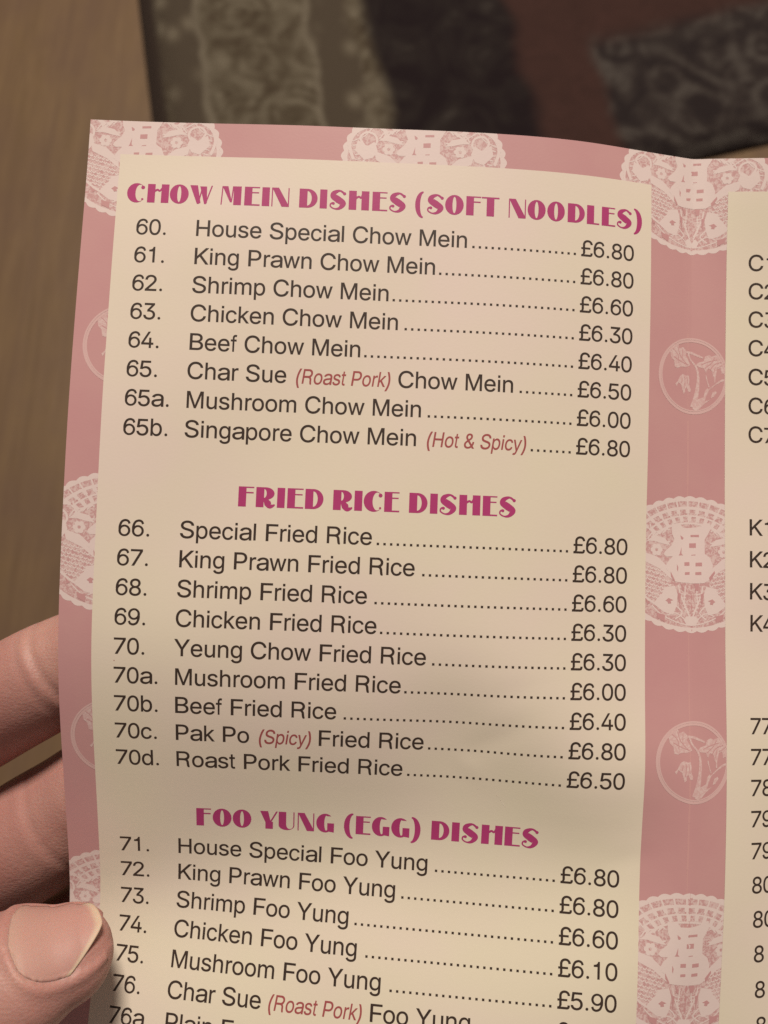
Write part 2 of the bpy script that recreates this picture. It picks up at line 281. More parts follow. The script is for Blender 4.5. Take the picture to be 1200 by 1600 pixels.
8319,-19739,-126406,12003,-19883,-126446,15685,-20030,-126572,19360,-20182,-126813,23024,-20341,-127193,26671,-20507,-127702,30309,-20678,-128274,33950,-20847,-128823,
37599,-21013,-129323,41256,-21175,-129759,44924,-21329,-130094,48599,-21475,-130333,52279,-21612,-130488,55908,-21800,-131115,59536,-21987,-131745,63160,-22176,-132398,
66779,-22365,-133069,70407,-22549,-133695,74048,-22727,-134232,77699,-22904,-134708,-58114,-20886,-126510,-54431,-21032,-126470,-50748,-21177,-126446,-47065,-21323,-126413,
-43382,-21468,-126389,-39698,-21607,-126432,-36015,-21747,-126466,-32331,-21886,-126484,-28648,-22025,-126494,-24965,-22163,-126520,-21283,-22301,-126552,-17600,-22439,-126583,
-13918,-22577,-126614,-10235,-22716,-126645,-6553,-22856,-126663,-2871,-22996,-126639,810,-23138,-126554,4492,-23280,-126478,8175,-23422,-126427,11858,-23565,-126408,
15542,-23712,-126456,19223,-23861,-126619,22892,-24016,-126937,26544,-24179,-127416,30180,-24350,-127994,33820,-24520,-128557,37468,-24686,-129058,41128,-24846,-129471,
44800,-24997,-129761,48478,-25139,-129964,52160,-25275,-130096,55783,-25465,-130747,59408,-25655,-131391,63027,-25847,-132076,66642,-26039,-132782,70257,-26229,-133482,
73879,-26415,-134149,77508,-26601,-134783,-58255,-24555,-126831,-54572,-24701,-126796,-50889,-24846,-126769,-47206,-24994,-126722,-43524,-25142,-126668,-39840,-25280,-126701,
-36156,-25421,-126710,-32472,-25561,-126717,-28789,-25700,-126736,-25106,-25839,-126760,-21423,-25977,-126782,-17741,-26116,-126800,-14058,-26256,-126815,-10376,-26395,-126825,
-6694,-26536,-126819,-3012,-26677,-126785,670,-26818,-126736,4352,-26956,-126720,8033,-27092,-126733,11713,-27238,-126680,15392,-27393,-126580,19075,-27545,-126577,
22753,-27695,-126755,26417,-27852,-127129,30060,-28019,-127666,33696,-28190,-128243,37343,-28356,-128755,41006,-28515,-129143,44680,-28662,-129402,48359,-28802,-129577,
52042,-28934,-129686,55662,-29128,-130352,59284,-29321,-131007,62904,-29513,-131682,66519,-29706,-132378,70131,-29899,-133092,73739,-30092,-133827,77347,-30283,-134576,
-58395,-28206,-127319,-54712,-28352,-127282,-51029,-28496,-127262,-47346,-28644,-127214,-43664,-28797,-127141,-39980,-28929,-127198,-36296,-29068,-127216,-32613,-29217,-127165,
-28930,-29361,-127144,-25247,-29502,-127140,-21564,-29643,-127139,-17881,-29784,-127136,-14198,-29926,-127130,-10516,-30067,-127122,-6833,-30207,-127112,-3150,-30347,-127100,
533,-30484,-127102,4215,-30611,-127178,7895,-30728,-127318,11576,-30867,-127311,15246,-31048,-127037,18918,-31223,-126800,22599,-31380,-126757,26277,-31531,-126943,
29936,-31689,-127353,33576,-31857,-127908,37219,-32026,-128443,40884,-32182,-128804,44562,-32324,-129005,48243,-32461,-129151,51924,-32592,-129259,55545,-32788,-129923,
59166,-32983,-130584,62787,-33177,-131246,66404,-33372,-131929,70014,-33570,-132647,73610,-33774,-133429,77194,-33979,-134273,-58533,-31831,-127971,-54850,-31977,-127939,
-51167,-32123,-127904,-47484,-32275,-127841,-43803,-32430,-127761,-40119,-32561,-127808,-36436,-32704,-127800,-32753,-32857,-127726,-29070,-33004,-127691,-25387,-33148,-127668,
-21704,-33291,-127648,-18021,-33435,-127626,-14338,-33579,-127603,-10654,-33722,-127578,-6971,-33862,-127574,-3287,-33998,-127593,396,-34128,-127644,4077,-34247,-127771,
7758,-34360,-127927,11441,-34498,-127929,15111,-34680,-127654,18769,-34879,-127257,22440,-35058,-126993,26121,-35216,-126945,29798,-35367,-127144,33454,-35525,-127574,
37095,-35694,-128121,40766,-35845,-128424,44449,-35975,-128515,48130,-36108,-128632,51810,-36247,-128802,55428,-36447,-129485,59047,-36645,-130159,62667,-36841,-130824,
66283,-37040,-131512,69887,-37243,-132254,73471,-37455,-133090,77033,-37671,-134015,-58668,-35434,-128736,-54986,-35581,-128699,-51303,-35732,-128642,-47621,-35889,-128556,
-43940,-36047,-128465,-40257,-36180,-128496,-36573,-36325,-128468,-32891,-36478,-128402,-29208,-36624,-128370,-25524,-36769,-128343,-21841,-36914,-128315,-18158,-37058,-128287,
-14475,-37203,-128259,-10792,-37347,-128232,-7109,-37489,-128216,-3425,-37628,-128219,258,-37760,-128263,3940,-37879,-128378,7622,-37996,-128512,11305,-38135,-128514,
14978,-38311,-128268,18633,-38515,-127843,22290,-38715,-127436,25962,-38894,-127177,29644,-39051,-127124,33321,-39199,-127319,36976,-39358,-127749,40651,-39500,-127969,
44335,-39617,-127967,48018,-39752,-128096,51693,-39904,-128352,55300,-40110,-129092,58912,-40311,-129801,62531,-40510,-130473,66145,-40711,-131174,69742,-40918,-131950,
73314,-41133,-132834,76863,-41351,-133806,-58803,-39025,-129560,-55120,-39172,-129520,-51438,-39323,-129458,-47757,-39485,-129355,-44076,-39648,-129246,-40392,-39778,-129279,
-36709,-39921,-129262,-33026,-40074,-129199,-29343,-40220,-129167,-25660,-40365,-129141,-21977,-40509,-129115,-18293,-40654,-129088,-14610,-40798,-129059,-10928,-40944,-129027,
-7245,-41091,-128987,-3562,-41239,-128945,120,-41383,-128929,3803,-41511,-128990,7486,-41632,-129096,11169,-41773,-129087,14843,-41947,-128859,18502,-42147,-128462,
22155,-42354,-128015,25815,-42550,-127631,29488,-42727,-127375,33170,-42884,-127292,36853,-43024,-127394,40532,-43156,-127526,44213,-43287,-127645,47892,-43420,-127780,
51574,-43565,-127926,55159,-43778,-128760,58762,-43984,-129512,62378,-44184,-130199,65986,-44387,-130926,69575,-44597,-131740,73140,-44811,-132649,76690,-45027,-133620,
-58937,-42610,-130407,-55254,-42756,-130371,-51571,-42904,-130322,-47890,-43065,-130223,-44210,-43234,-130091,-40527,-43364,-130122,-36843,-43500,-130129,-33160,-43651,-130077,
-29477,-43797,-130045,-25794,-43942,-130020,-22110,-44086,-129996,-18427,-44230,-129969,-14744,-44376,-129935,-11062,-44525,-129891,-7380,-44677,-129830,-3698,-44834,-129750,
-17,-44991,-129671,3666,-45132,-129663,7349,-45262,-129718,11032,-45412,-129656,14706,-45588,-129422,18369,-45780,-129066,22026,-45982,-128649,25683,-46184,-128233,
29348,-46376,-127887,33024,-46548,-127670,36708,-46697,-127641,40390,-46829,-127770,44068,-46956,-127961,47749,-47094,-128029,51417,-47245,-127681,55007,-47451,-128479,
58611,-47657,-129225,62216,-47861,-129961,65811,-48069,-130744,69389,-48280,-131600,72952,-48494,-132520,76506,-48709,-133473,-59071,-46193,-131262,-55388,-46341,-131214,
-51706,-46490,-131168,-48024,-46644,-131094,-44343,-46806,-130989,-40660,-46949,-130967,-36977,-47085,-130976,-33293,-47225,-130969,-29610,-47368,-130952,-25927,-47511,-130930,
-22244,-47656,-130902,-18561,-47803,-130866,-14878,-47953,-130818,-11195,-48106,-130755,-7514,-48262,-130677,-3832,-48421,-130586,-151,-48580,-130496,3530,-48734,-130430,
7212,-48889,-130357,10891,-49056,-130194,14564,-49235,-129939,18232,-49421,-129625,21895,-49614,-129268,25555,-49811,-128881,29215,-50008,-128498,32883,-50194,-128194,
36564,-50354,-128074,40246,-50490,-128163,43927,-50622,-128302,47607,-50775,-128142,51238,-50924,-127522,54849,-51127,-128230,58457,-51331,-128948,62050,-51540,-129741,
65630,-51751,-130586,69199,-51965,-131482,72758,-52179,-132414,76314,-52394,-133359,-59204,-49774,-132125,-55523,-49932,-132036,-51841,-50084,-131974,-48159,-50236,-131911,
-44477,-50390,-131840,-40794,-50535,-131808,-37111,-50670,-131821,-33427,-50804,-131839,-29744,-50944,-131835,-26061,-51088,-131812,-22378,-51236,-131771,-18695,-51387,-131714,
-15013,-51543,-131639,-11331,-51703,-131549,-7650,-51865,-131445,-3969,-52028,-131332,-289,-52194,-131208,3391,-52363,-131063,7069,-52536,-130875,10743,-52713,-130634,
14414,-52894,-130363,18085,-53076,-130081,21753,-53261,-129784,25420,-53448,-129464,29083,-53639,-129123,32747,-53829,-128788,36422,-53998,-128609,40103,-54144,-128616,
43784,-54301,-128504,47445,-54458,-128094,51057,-54602,-127375,54684,-54803,-128004,58296,-55007,-128703,61880,-55218,-129535,65450,-55432,-130426,69011,-55646,-131351,
72568,-55861,-132292,76124,-56076,-133238,-59337,-53353,-133003,-55657,-53522,-132863,-51976,-53678,-132782,-48293,-53830,-132718,-44612,-53984,-132650,-40929,-54128,-132622,
-37246,-54260,-132644,-33562,-54394,-132663,-29879,-54536,-132652,-26196,-54684,-132607,-22514,-54839,-132534,-18833,-54999,-132437,-15152,-55163,-132320,-11472,-55330,-132186,
-7792,-55500,-132035,-4114,-55673,-131863,-437,-55848,-131665,3238,-56026,-131435,6911,-56206,-131176,10582,-56386,-130897,14252,-56567,-130618,17923,-56749,-130350,
21594,-56931,-130090,25265,-57113,-129831,28936,-57295,-129572,32607,-57475,-129316,36280,-57651,-129085,39955,-57821,-128846,43620,-57984,-128480,47261,-58135,-127918,
50878,-58279,-127219,54512,-58480,-127803,58126,-58685,-128498,61707,-58897,-129343,65271,-59110,-130258,68829,-59325,-131195,72386,-59540,-132137,75944,-59755,-133078,
-59468,-56929,-133890,-55789,-57098,-133748,-52109,-57267,-133611,-48429,-57429,-133503,-44746,-57579,-133451,-41064,-57724,-133419,-37381,-57861,-133419,-33698,-58004,-133397,
-30016,-58153,-133346,-26336,-58313,-133239,-22656,-58479,-133101,-18978,-58648,-132940,-15301,-58819,-132762,-11624,-58993,-132565,-7949,-59170,-132342,-4276,-59348,-132088,
-605,-59528,-131810,3065,-59707,-131516,6734,-59887,-131219,10403,-60068,-130923,14072,-60249,-130639,17743,-60431,-130369,21414,-60613,-130111,25087,-60795,-129860,
28759,-60976,-129606,32432,-61156,-129341,36104,-61332,-129048,39771,-61500,-128701,43427,-61658,-128240,47069,-61808,-127683,50700,-61955,-127053,54339,-62157,-127605,
57954,-62364,-128293,61529,-62575,-129168,65092,-62789,-130091,68652,-63003,-131021,72213,-63218,-131950,75774,-63432,-132877,-59600,-60514,-134735,-55920,-60679,-134616,
-52242,-60854,-134449,-48563,-61021,-134317,-44880,-61166,-134292,-41197,-61315,-134242,-37517,-61475,-134134,-33838,-61638,-133997,-30160,-61806,-133826,-26485,-61978,-133613,
-22812,-62151,-133379,-19140,-62326,-133131,-15468,-62500,-132869,-11798,-62675,-132585,-8131,-62851,-132271,-4465,-63026,-131943,-798,-63204,-131618,2868,-63382,-131300,
6536,-63561,-130988,10204,-63741,-130692,13874,-63922,-130403,17544,-64103,-130118,21214,-64283,-129833,24884,-64461,-129543,28554,-64638,-129241,32224,-64814,-128943,
35894,-64989,-128638,39560,-65158,-128293,43217,-65317,-127852,46870,-65473,-127378,50519,-65631,-126876,54155,-65836,-127451,57766,-66044,-128159,61343,-66255,-129026,
64911,-66468,-129929,68478,-66681,-130837,72044,-66895,-131744,75611,-67109,-132650,-59738,-64127,-135456,-56058,-64291,-135340,-52378,-64459,-135203,-48698,-64625,-135077,
-45017,-64790,-134949,-41339,-64960,-134780,-37664,-65135,-134541,-33992,-65311,-134270,-30323,-65486,-133971,-26656,-65660,-133651,-22990,-65833,-133322,-19325,-66004,-132980,
-15662,-66173,-132614,-12003,-66337,-132211,-8347,-66498,-131788,-4685,-66669,-131426,-1018,-66849,-131116,2650,-67030,-130818,6319,-67211,-130523,9989,-67392,-130233,
13658,-67573,-129939,17328,-67751,-129636,20996,-67927,-129321,24664,-68099,-128990,28330,-68269,-128650,32000,-68446,-128352,35671,-68627,-128084,39339,-68801,-127769,
42996,-68959,-127333,46657,-69125,-126943,50333,-69309,-126717,53957,-69517,-127362,57563,-69726,-128099,61150,-69936,-128918,64729,-70147,-129778,68303,-70359,-130653,
71876,-70572,-131533,75449,-70785,-132414,-59885,-67775,-135963,-56206,-67945,-135810,-52528,-68118,-135625,-48851,-68292,-135412,-45177,-68468,-135158,-41508,-68642,-134841,
-37843,-68816,-134479,-34181,-68987,-134100,-30517,-69160,-133740,-26855,-69329,-133360,-23194,-69496,-132964,-19536,-69659,-132547,-15882,-69815,-132091,-12234,-69961,-131581,
-8588,-70105,-131067,-4923,-70279,-130716,-1253,-70464,-130434,2418,-70650,-130164,6089,-70835,-129891,9760,-71018,-129609,13430,-71198,-129314,17100,-71375,-129003,
20768,-71548,-128676,24434,-71719,-128335,28101,-71890,-127997,31772,-72070,-127717,35446,-72257,-127479,39115,-72435,-127189,42776,-72598,-126797,46452,-72786,-126582,
50134,-72991,-126633,53751,-73198,-127319,57358,-73406,-128047,60956,-73616,-128821,64544,-73826,-129637,68127,-74037,-130478,71707,-74249,-131329,75286,-74461,-132183,
-60047,-71452,-136153,-56373,-71626,-135910,-52702,-71800,-135618,-49035,-71971,-135279,-45372,-72140,-134901,-41714,-72305,-134476,-38059,-72467,-134029,-34400,-72634,-133618,
-30739,-72803,-133228,-27079,-72968,-132817,-23422,-73130,-132387,-19767,-73286,-131930,-16117,-73434,-131435,-12472,-73576,-130904,-8824,-73720,-130389,-5161,-73887,-129999,
-1490,-74071,-129712,2182,-74258,-129448,5854,-74445,-129183,9526,-74628,-128906,13197,-74809,-128614,16867,-74987,-128309,20536,-75162,-127992,24204,-75337,-127670,
27874,-75513,-127358,31546,-75696,-127091,35219,-75882,-126843,38891,-76065,-126582,42567,-76254,-126371,46248,-76460,-126377,49921,-76672,-126628,53542,-76878,-127292,
57158,-77086,-127981,60763,-77295,-128718,64358,-77505,-129503,67948,-77715,-130315,71534,-77926,-131140,75120,-78137,-131967,-60230,-75132,-136021,-56565,-75299,-135662,
-52906,-75462,-135254,-49253,-75617,-134783,-45602,-75771,-134306,-41949,-75929,-133845,-38295,-76089,-133391,-34638,-76253,-132962,-30979,-76417,-132542,-27320,-76580,-132121,
-23663,-76739,-131684,-20009,-76895,-131223,-16358,-77045,-130738,-12707,-77193,-130242,-9054,-77345,-129765,-5394,-77509,-129356,-1725,-77685,-129028,1948,-77871,-128759,
5621,-78057,-128492,9293,-78241,-128217,12964,-78423,-127931,16635,-78604,-127639,20306,-78783,-127344,23977,-78963,-127050,27649,-79144,-126764,31324,-79332,-126523,
34999,-79522,-126302,38678,-79718,-126134,42361,-79926,-126129,46037,-80139,-126318,49702,-80351,-126672,53336,-80559,-127258,56962,-80767,-127893,60571,-80975,-128612,
64170,-81184,-129379,67765,-81394,-130168,71357,-81604,-130966,74949,-81814,-131768,-60432,-78795,-135662,-56778,-78951,-135206,-53129,-79101,-134707,-49488,-79242,-134156,
-45843,-79385,-133625,-42196,-79533,-133110,-38545,-79685,-132622,-34888,-79848,-132189,-31227,-80015,-131782,-27567,-80180,-131372,-23909,-80342,-130947,-20252,-80501,-130506,
-16596,-80659,-130056,-12940,-80817,-129613,-9281,-80979,-129190,-5619,-81144,-128790,-1952,-81317,-128442,1720,-81502,-128165,5393,-81686,-127890,9065,-81869,-127612,
12737,-82052,-127333,16410,-82236,-127056,20082,-82419,-126785,23756,-82604,-126522,27430,-82791,-126274,31108,-82985,-126085,34788,-83184,-125943,38471,-83391,-125900,
42151,-83605,-126043,45820,-83818,-126341,49482,-84030,-126724,53128,-84239,-127235,56763,-84447,-127819,60374,-84655,-128529,63978,-84864,-129274,67579,-85073,-130038,
71177,-85282,-130811,74774,-85492,-131588,-60650,-82441,-135165,-57004,-82587,-134643,-53361,-82729,-134100,-49721,-82867,-133534,-46079,-83007,-132981,-42440,-83143,-132410,
-38791,-83291,-131896,-35135,-83450,-131445,-31471,-83621,-131062,-27809,-83789,-130667,-24149,-83955,-130259,-20489,-84119,-129845,-16829,-84284,-129435,-13167,-84451,-129041,
-9503,-84620,-128666,-5837,-84792,-128311,-2169,-84968,-127982,1502,-85149,-127681,5173,-85331,-127392,8845,-85514,-127111,12518,-85698,-126839,16191,-85883,-126579,
19866,-86071,-126336,23542,-86261,-126119,27219,-86456,-125941,30899,-86656,-125825,34581,-86861,-125790,38261,-87072,-125867,41935,-87284,-126075,45603,-87497,-126387,
49266,-87708,-126756,52910,-87918,-127273,56546,-88127,-127844,60168,-88335,-128496,63781,-88544,-129198,67388,-88752,-129929,70991,-88961,-130675,74594,-89171,-131426,
-60877,-86075,-134585,-57235,-86215,-134034,-53594,-86355,-133478,-49953,-86494,-132919,-46311,-86634,-132368,-42666,-86777,-131832,-39016,-86927,-131335,-35361,-87085,-130881,
-31702,-87250,-130464,-28040,-87417,-130061,-24379,-87585,-129663,-20716,-87753,-129273,-17053,-87922,-128895,-13387,-88094,-128534,-9720,-88269,-128193,-6052,-88445,-127868,
-2383,-88623,-127557,1287,-88804,-127256,4958,-88985,-126966,8630,-89169,-126690,12304,-89354,-126430,15978,-89542,-126191,19654,-89733,-125981,23332,-89928,-125811,
27012,-90128,-125696,30692,-90332,-125654,34372,-90541,-125704,38049,-90752,-125858,41721,-90964,-126106,45388,-91176,-126421,49052,-91388,-126770,52692,-91597,-127309,
56328,-91807,-127878,59957,-92015,-128493,63577,-92224,-129153,67191,-92432,-129847,70801,-92641,-130562,74409,-92850,-131285,-61112,-89699,-133954,-57471,-89839,-133402,
-53828,-89979,-132851,-50185,-90121,-132308,-46540,-90265,-131780,-42891,-90415,-131279,-39238,-90569,-130810,-35582,-90729,-130368,-31923,-90893,-129947,-28262,-91059,-129543,
-24600,-91228,-129153,-20936,-91398,-128778,-17271,-91571,-128419,-13604,-91745,-128079,-9935,-91922,-127755,-6266,-92100,-127446,-2596,-92280,-127148,1075,-92462,-126857,
4746,-92644,-126578,8419,-92829,-126314,12093,-93017,-126072,15768,-93207,-125860,19446,-93401,-125686,23125,-93600,-125563,26805,-93803,-125507,30486,-94010,-125530,
34164,-94220,-125644,37838,-94432,-125847,41508,-94644,-126120,45174,-94856,-126439,48839,-95067,-126777,52476,-95277,-127333,56112,-95486,-127904,59744,-95695,-128500,
63369,-95904,-129130,66990,-96112,-129790,70606,-96321,-130472,74221,-96529,-131162,-61351,-93318,-133295,-57707,-93460,-132758,-54063,-93604,-132225,-50417,-93749,-131703,
-46768,-93899,-131203,-43115,-94053,-130731,-39460,-94212,-130288,-35801,-94375,-129867,-32141,-94540,-129461,-28480,-94708,-129069,-24816,-94878,-128690,-21152,-95050,-128328,
-17485,-95224,-127982,-13818,-95400,-127652,-10149,-95578,-127338,-6479,-95757,-127038,-2808,-95938,-126748,863,-96121,-126470,4535,-96305,-126206,8209,-96492,-125962,
11884,-96682,-125744,15561,-96875,-125563,19239,-97072,-125430,22919,-97274,-125356,26599,-97480,-125354,30279,-97689,-125433,33955,-97900,-125596,37627,-98112,-125832,
41295,-98324,-126123,44961,-98535,-126447,48626,-98747,-126785,52262,-98957,-127349,55898,-99166,-127921,59530,-99375,-128508,63160,-99584,-129118,66785,-99792,-129750,
70407,-100000,-130400,74028,-100209,-131056,-61592,-96934,-132623,-57944,-97081,-132110,-54297,-97229,-131602,-50647,-97379,-131106,-46995,-97533,-130632,-43340,-97691,-130185,
-39681,-97854,-129766,-36021,-98020,-129366,-32359,-98188,-128982,-28696,-98358,-128608,-25031,-98530,-128245,-21366,-98704,-127895,-17699,-98879,-127559,-14031,-99056,-127237,
-10362,-99235,-126930,-6691,-99415,-126635,-3020,-99597,-126355,652,-99781,-126090,4325,-99968,-125844,8000,-100157,-125624,11676,-100349,-125436,15354,-100545,-125292,
19033,-100746,-125203,22714,-100950,-125179,26393,-101158,-125229,30071,-101369,-125356,33745,-101580,-125556,37416,-101792,-125816,41083,-102004,-126121,44748,-102215,-126452,
48412,-102427,-126794,52049,-102636,-127361,55684,-102846,-127932,59318,-103055,-128513,62949,-103264,-129109,66579,-103472,-129718,70206,-103681,-130338,73833,-103889,-130963,
-61832,-100549,-131945,-58181,-100702,-131462,-54530,-100855,-130983,-50877,-101010,-130515,-47222,-101168,-130066,-43564,-101330,-129643,-39903,-101496,-129244,-36241,-101665,-128865,
-32577,-101836,-128501,-28912,-102009,-128148,-25246,-102183,-127803,-21579,-102358,-127467,-17912,-102535,-127141,-14243,-102713,-126826,-10574,-102892,-126523,-6904,-103073,-126235,
-3232,-103256,-125963,441,-103442,-125713,4115,-103630,-125488,7791,-103822,-125296,11469,-104018,-125144,15148,-104217,-125043,18828,-104421,-125001,22508,-104628,-125027,
26187,-104837,-125125,29863,-105048,-125293,33535,-105260,-125522,37205,-105472,-125802,40871,-105684,-126118,44535,-105895,-126457,48199,-106107,-126807,51835,-106316,-127372,
55471,-106525,-127941,59106,-106735,-128515,62740,-106943,-129098,66372,-107152,-129687,70004,-107361,-130281,73636,-107569,-130876,-62073,-104164,-131265,-58418,-104323,-130813,
-54763,-104482,-130365,-51106,-104642,-129926,-47448,-104804,-129504,-43788,-104970,-129102,-40125,-105138,-128723,-36461,-105310,-128364,-32795,-105484,-128020,-29128,-105660,-127687,
-25461,-105836,-127360,-21793,-106013,-127038,-18125,-106191,-126723,-14456,-106369,-126415,-10786,-106549,-126117,-7116,-106731,-125835,-3444,-106915,-125572,230,-107102,-125337,
3906,-107293,-125135,7583,-107488,-124974,11262,-107687,-124862,14942,-107890,-124806,18623,-108096,-124815,22302,-108305,-124891,25980,-108516,-125033,29654,-108728,-125237,
33325,-108940,-125493,36993,-109152,-125789,40659,-109363,-126116,44322,-109575,-126462,47985,-109787,-126820,51622,-109996,-127383,55258,-110205,-127949,58894,-110414,-128516,
62530,-110623,-129085,66166,-110832,-129655,69802,-111041,-130223,73439,-111249,-130791], float).reshape((50, 38) + (3,)) * 1e-6   # micrometres
U0, GH, V0, KF, UF = -3.481891, 0.950000, 7.000000, 30, 25.01811
U_FOLD = 24.872
U_LEFT, V_TOP = -2.339, 5.175
U_RIGHT = UF + (UF - U_LEFT)
V_BOT = V_TOP - 54.1

def extend(G, n, axis, end):        # carry a strip on straight past its end
    G = np.moveaxis(G, axis, 0)
    if end: s = (G[-1] - G[-4]) / 3.0; add = [G[-1] + s.mean(0) * (k + 1) for k in range(n)]; G = np.concatenate([G, np.array(add)])
    else: s = (G[0] - G[3]) / 3.0; add = [G[0] + s.mean(0) * (k + 1) for k in range(n)][::-1]; G = np.concatenate([np.array(add), G])
    return np.moveaxis(G, 0, axis)
NB = 12; NR = 24
TALL = extend(extend(GRID, NB, 0, True), 3, 0, False)
GL = extend(extend(TALL[:, :KF + 1], 3, 1, True), 3, 1, False)
GR = extend(extend(TALL[:, KF:], NR, 1, True), 3, 1, False)
def fair(G, n):                     # a little smoothing of measuring noise
    for _ in range(n):
        A = G.copy()
        A[1:-1] = .25 * G[:-2] + .5 * G[1:-1] + .25 * G[2:]
        B = A.copy(); B[:, 1:-1] = .25 * A[:, :-2] + .5 * A[:, 1:-1] + .25 * A[:, 2:]
        B[:, 3] = G[:, 3] * 1.0; B[:, -4] = G[:, -4] * 1.0
        G = G + (B - G) * np.array((.15, .15, 1.0))
    return G
GL = fair(GL, 2); GR = fair(GR, 2)

def cr(G, a, b):                    # bicubic Catmull-Rom
    nv, nu = G.shape[:2]
    i = np.clip(np.floor(a).astype(int), 1, nu - 3); j = np.clip(np.floor(b).astype(int), 1, nv - 3)
    x = a - i; y = b - j
    def w(t): return (-.5*t + t*t - .5*t**3, 1 - 2.5*t*t + 1.5*t**3, .5*t + 2*t*t - 1.5*t**3, -.5*t*t + .5*t**3)
    wx, wy = w(x), w(y)
    out = 0
    for q in range(4):
        row = 0
        for p in range(4): row = row + wx[p][:, None] * G[j - 1 + q, i - 1 + p]
        out = out + wy[q][:, None] * row
    return out
def sheet(uv):
    uv = np.asarray(uv, float); u, v = uv[:, 0], uv[:, 1]
    b = (V0 - v) / GH + 3
    L = cr(GL, (u - U0) / GH + 3, b); R = cr(GR, (u - UF) / GH + 3, b)
    P = np.where((u <= UF)[:, None], L, R)
    for cu, cv, su, sv, rt, d in ((16.4, -21.4, 1.5, .55, .5, .00018), (15.3, -22.6, .9, .4, -.7, -.00010), (17.2, -19.2, 1.3, .5, .3, .00008), (22.3, -26.4, 1.2, .5, .35, .00012)):   # small dents where it was squeezed
        a = (u - cu) * math.cos(rt) + (v - cv) * math.sin(rt); b_ = -(u - cu) * math.sin(rt) + (v - cv) * math.cos(rt)
        P[:, 2] -= .65 * d * np.exp(-(a / su) ** 2 - (b_ / sv) ** 2)
    return P
def lay(uv, off, with_normal=False):                   # point of the sheet, lifted by off metres along its normal, in the room
    uv = np.asarray(uv, float); e = .12
    u = uv[:, 0]
    du = np.where(u <= UF, np.minimum(u + e, UF), u + e); dl = np.where(u <= UF, u - e, np.maximum(u - e, UF + 1e-6))
    A = sheet(np.stack([du, uv[:, 1]], 1)) - sheet(np.stack([dl, uv[:, 1]], 1))
    B = sheet(uv + (0, e)) - sheet(uv - (0, e))
    n = np.cross(A, B); n /= np.linalg.norm(n, axis=1)[:, None]
    if with_normal: return world(sheet(uv) + n * off), n @ RXN.T
    return world(sheet(uv) + n * off)

T_PAPER = 1.1e-4
O_MED, O_MED2, O_MED3, O_BOX, O_TXT = .8e-5, 1.5e-5, 2.2e-5, 3.6e-5, 5.0e-5

def grid_patch(u0, u1, v0, v1, step=.2):
    nu = max(2, int(round((u1 - u0) / step)) + 1); nv = max(2, int(round((v1 - v0) / step)) + 1)
    U, V = np.meshgrid(np.linspace(u0, u1, nu), np.linspace(v0, v1, nv))
    uv = np.stack([U.ravel(), V.ravel()], 1)
    I = np.arange(nu * nv).reshape(nv, nu)
    f = np.stack([I[:-1, :-1].ravel(), I[:-1, 1:].ravel(), I[1:, 1:].ravel(), I[1:, :-1].ravel()], 1)
    return uv, f, I

MENU_C = Vector(world(sheet([[10.0, -14.0]])[0]))
menu = bpy.data.objects.new('folded_menu', None); COL.objects.link(menu)
menu.location = MENU_C
tag(menu, 'curling cream and pink printed menu with dish prices, held in the hand', 'menu')
def on_menu(name, P, faces, mats, parent, mat_idx=None, smooth=True):
    return mesh_obj(name, P - np.array(MENU_C), faces, mats, parent, mat_idx, smooth)

def make_panel(u0, u1):
    uv, f, I = grid_patch(u0, u1, V_BOT, V_TOP)
    top = lay(uv, 0); bot = lay(uv, -T_PAPER); n = len(uv)
    fb = f[:, ::-1] + n
    edge_v = np.concatenate([I[0, :], I[1:, -1], I[-1, -2::-1], I[-2:0:-1, 0]])
    m = len(edge_v); rim = np.arange(m) + 2 * n; r2 = np.roll(rim, -1)   # the cut edge has points of its own, so it shades apart
    side = np.stack([r2, rim, rim + m, r2 + m], 1)
    return on_menu('panel', np.concatenate([top, bot, top[edge_v], bot[edge_v]]), np.concatenate([f, fb, side]), [M_PINK, M_BACK], menu,
                   np.concatenate([np.zeros(len(f), int), np.ones(len(fb) + len(side), int)]).tolist())
front = make_panel(U_LEFT, UF)
inner = make_panel(UF, U_RIGHT)
front['label'] = 'panel listing chow mein, fried rice and foo yung dishes'
inner['label'] = 'panel beyond the fold, mostly out of view'
def cream(u0, u1, parent):
    uv, f, _ = grid_patch(u0, u1, V_BOT + 1.5, 3.63)
    on_menu('text_panel', lay(uv, O_BOX), f, M_CREAM, parent)
cream(-.921, 22.92, front)
cream(26.63, U_RIGHT - 1.4, inner)

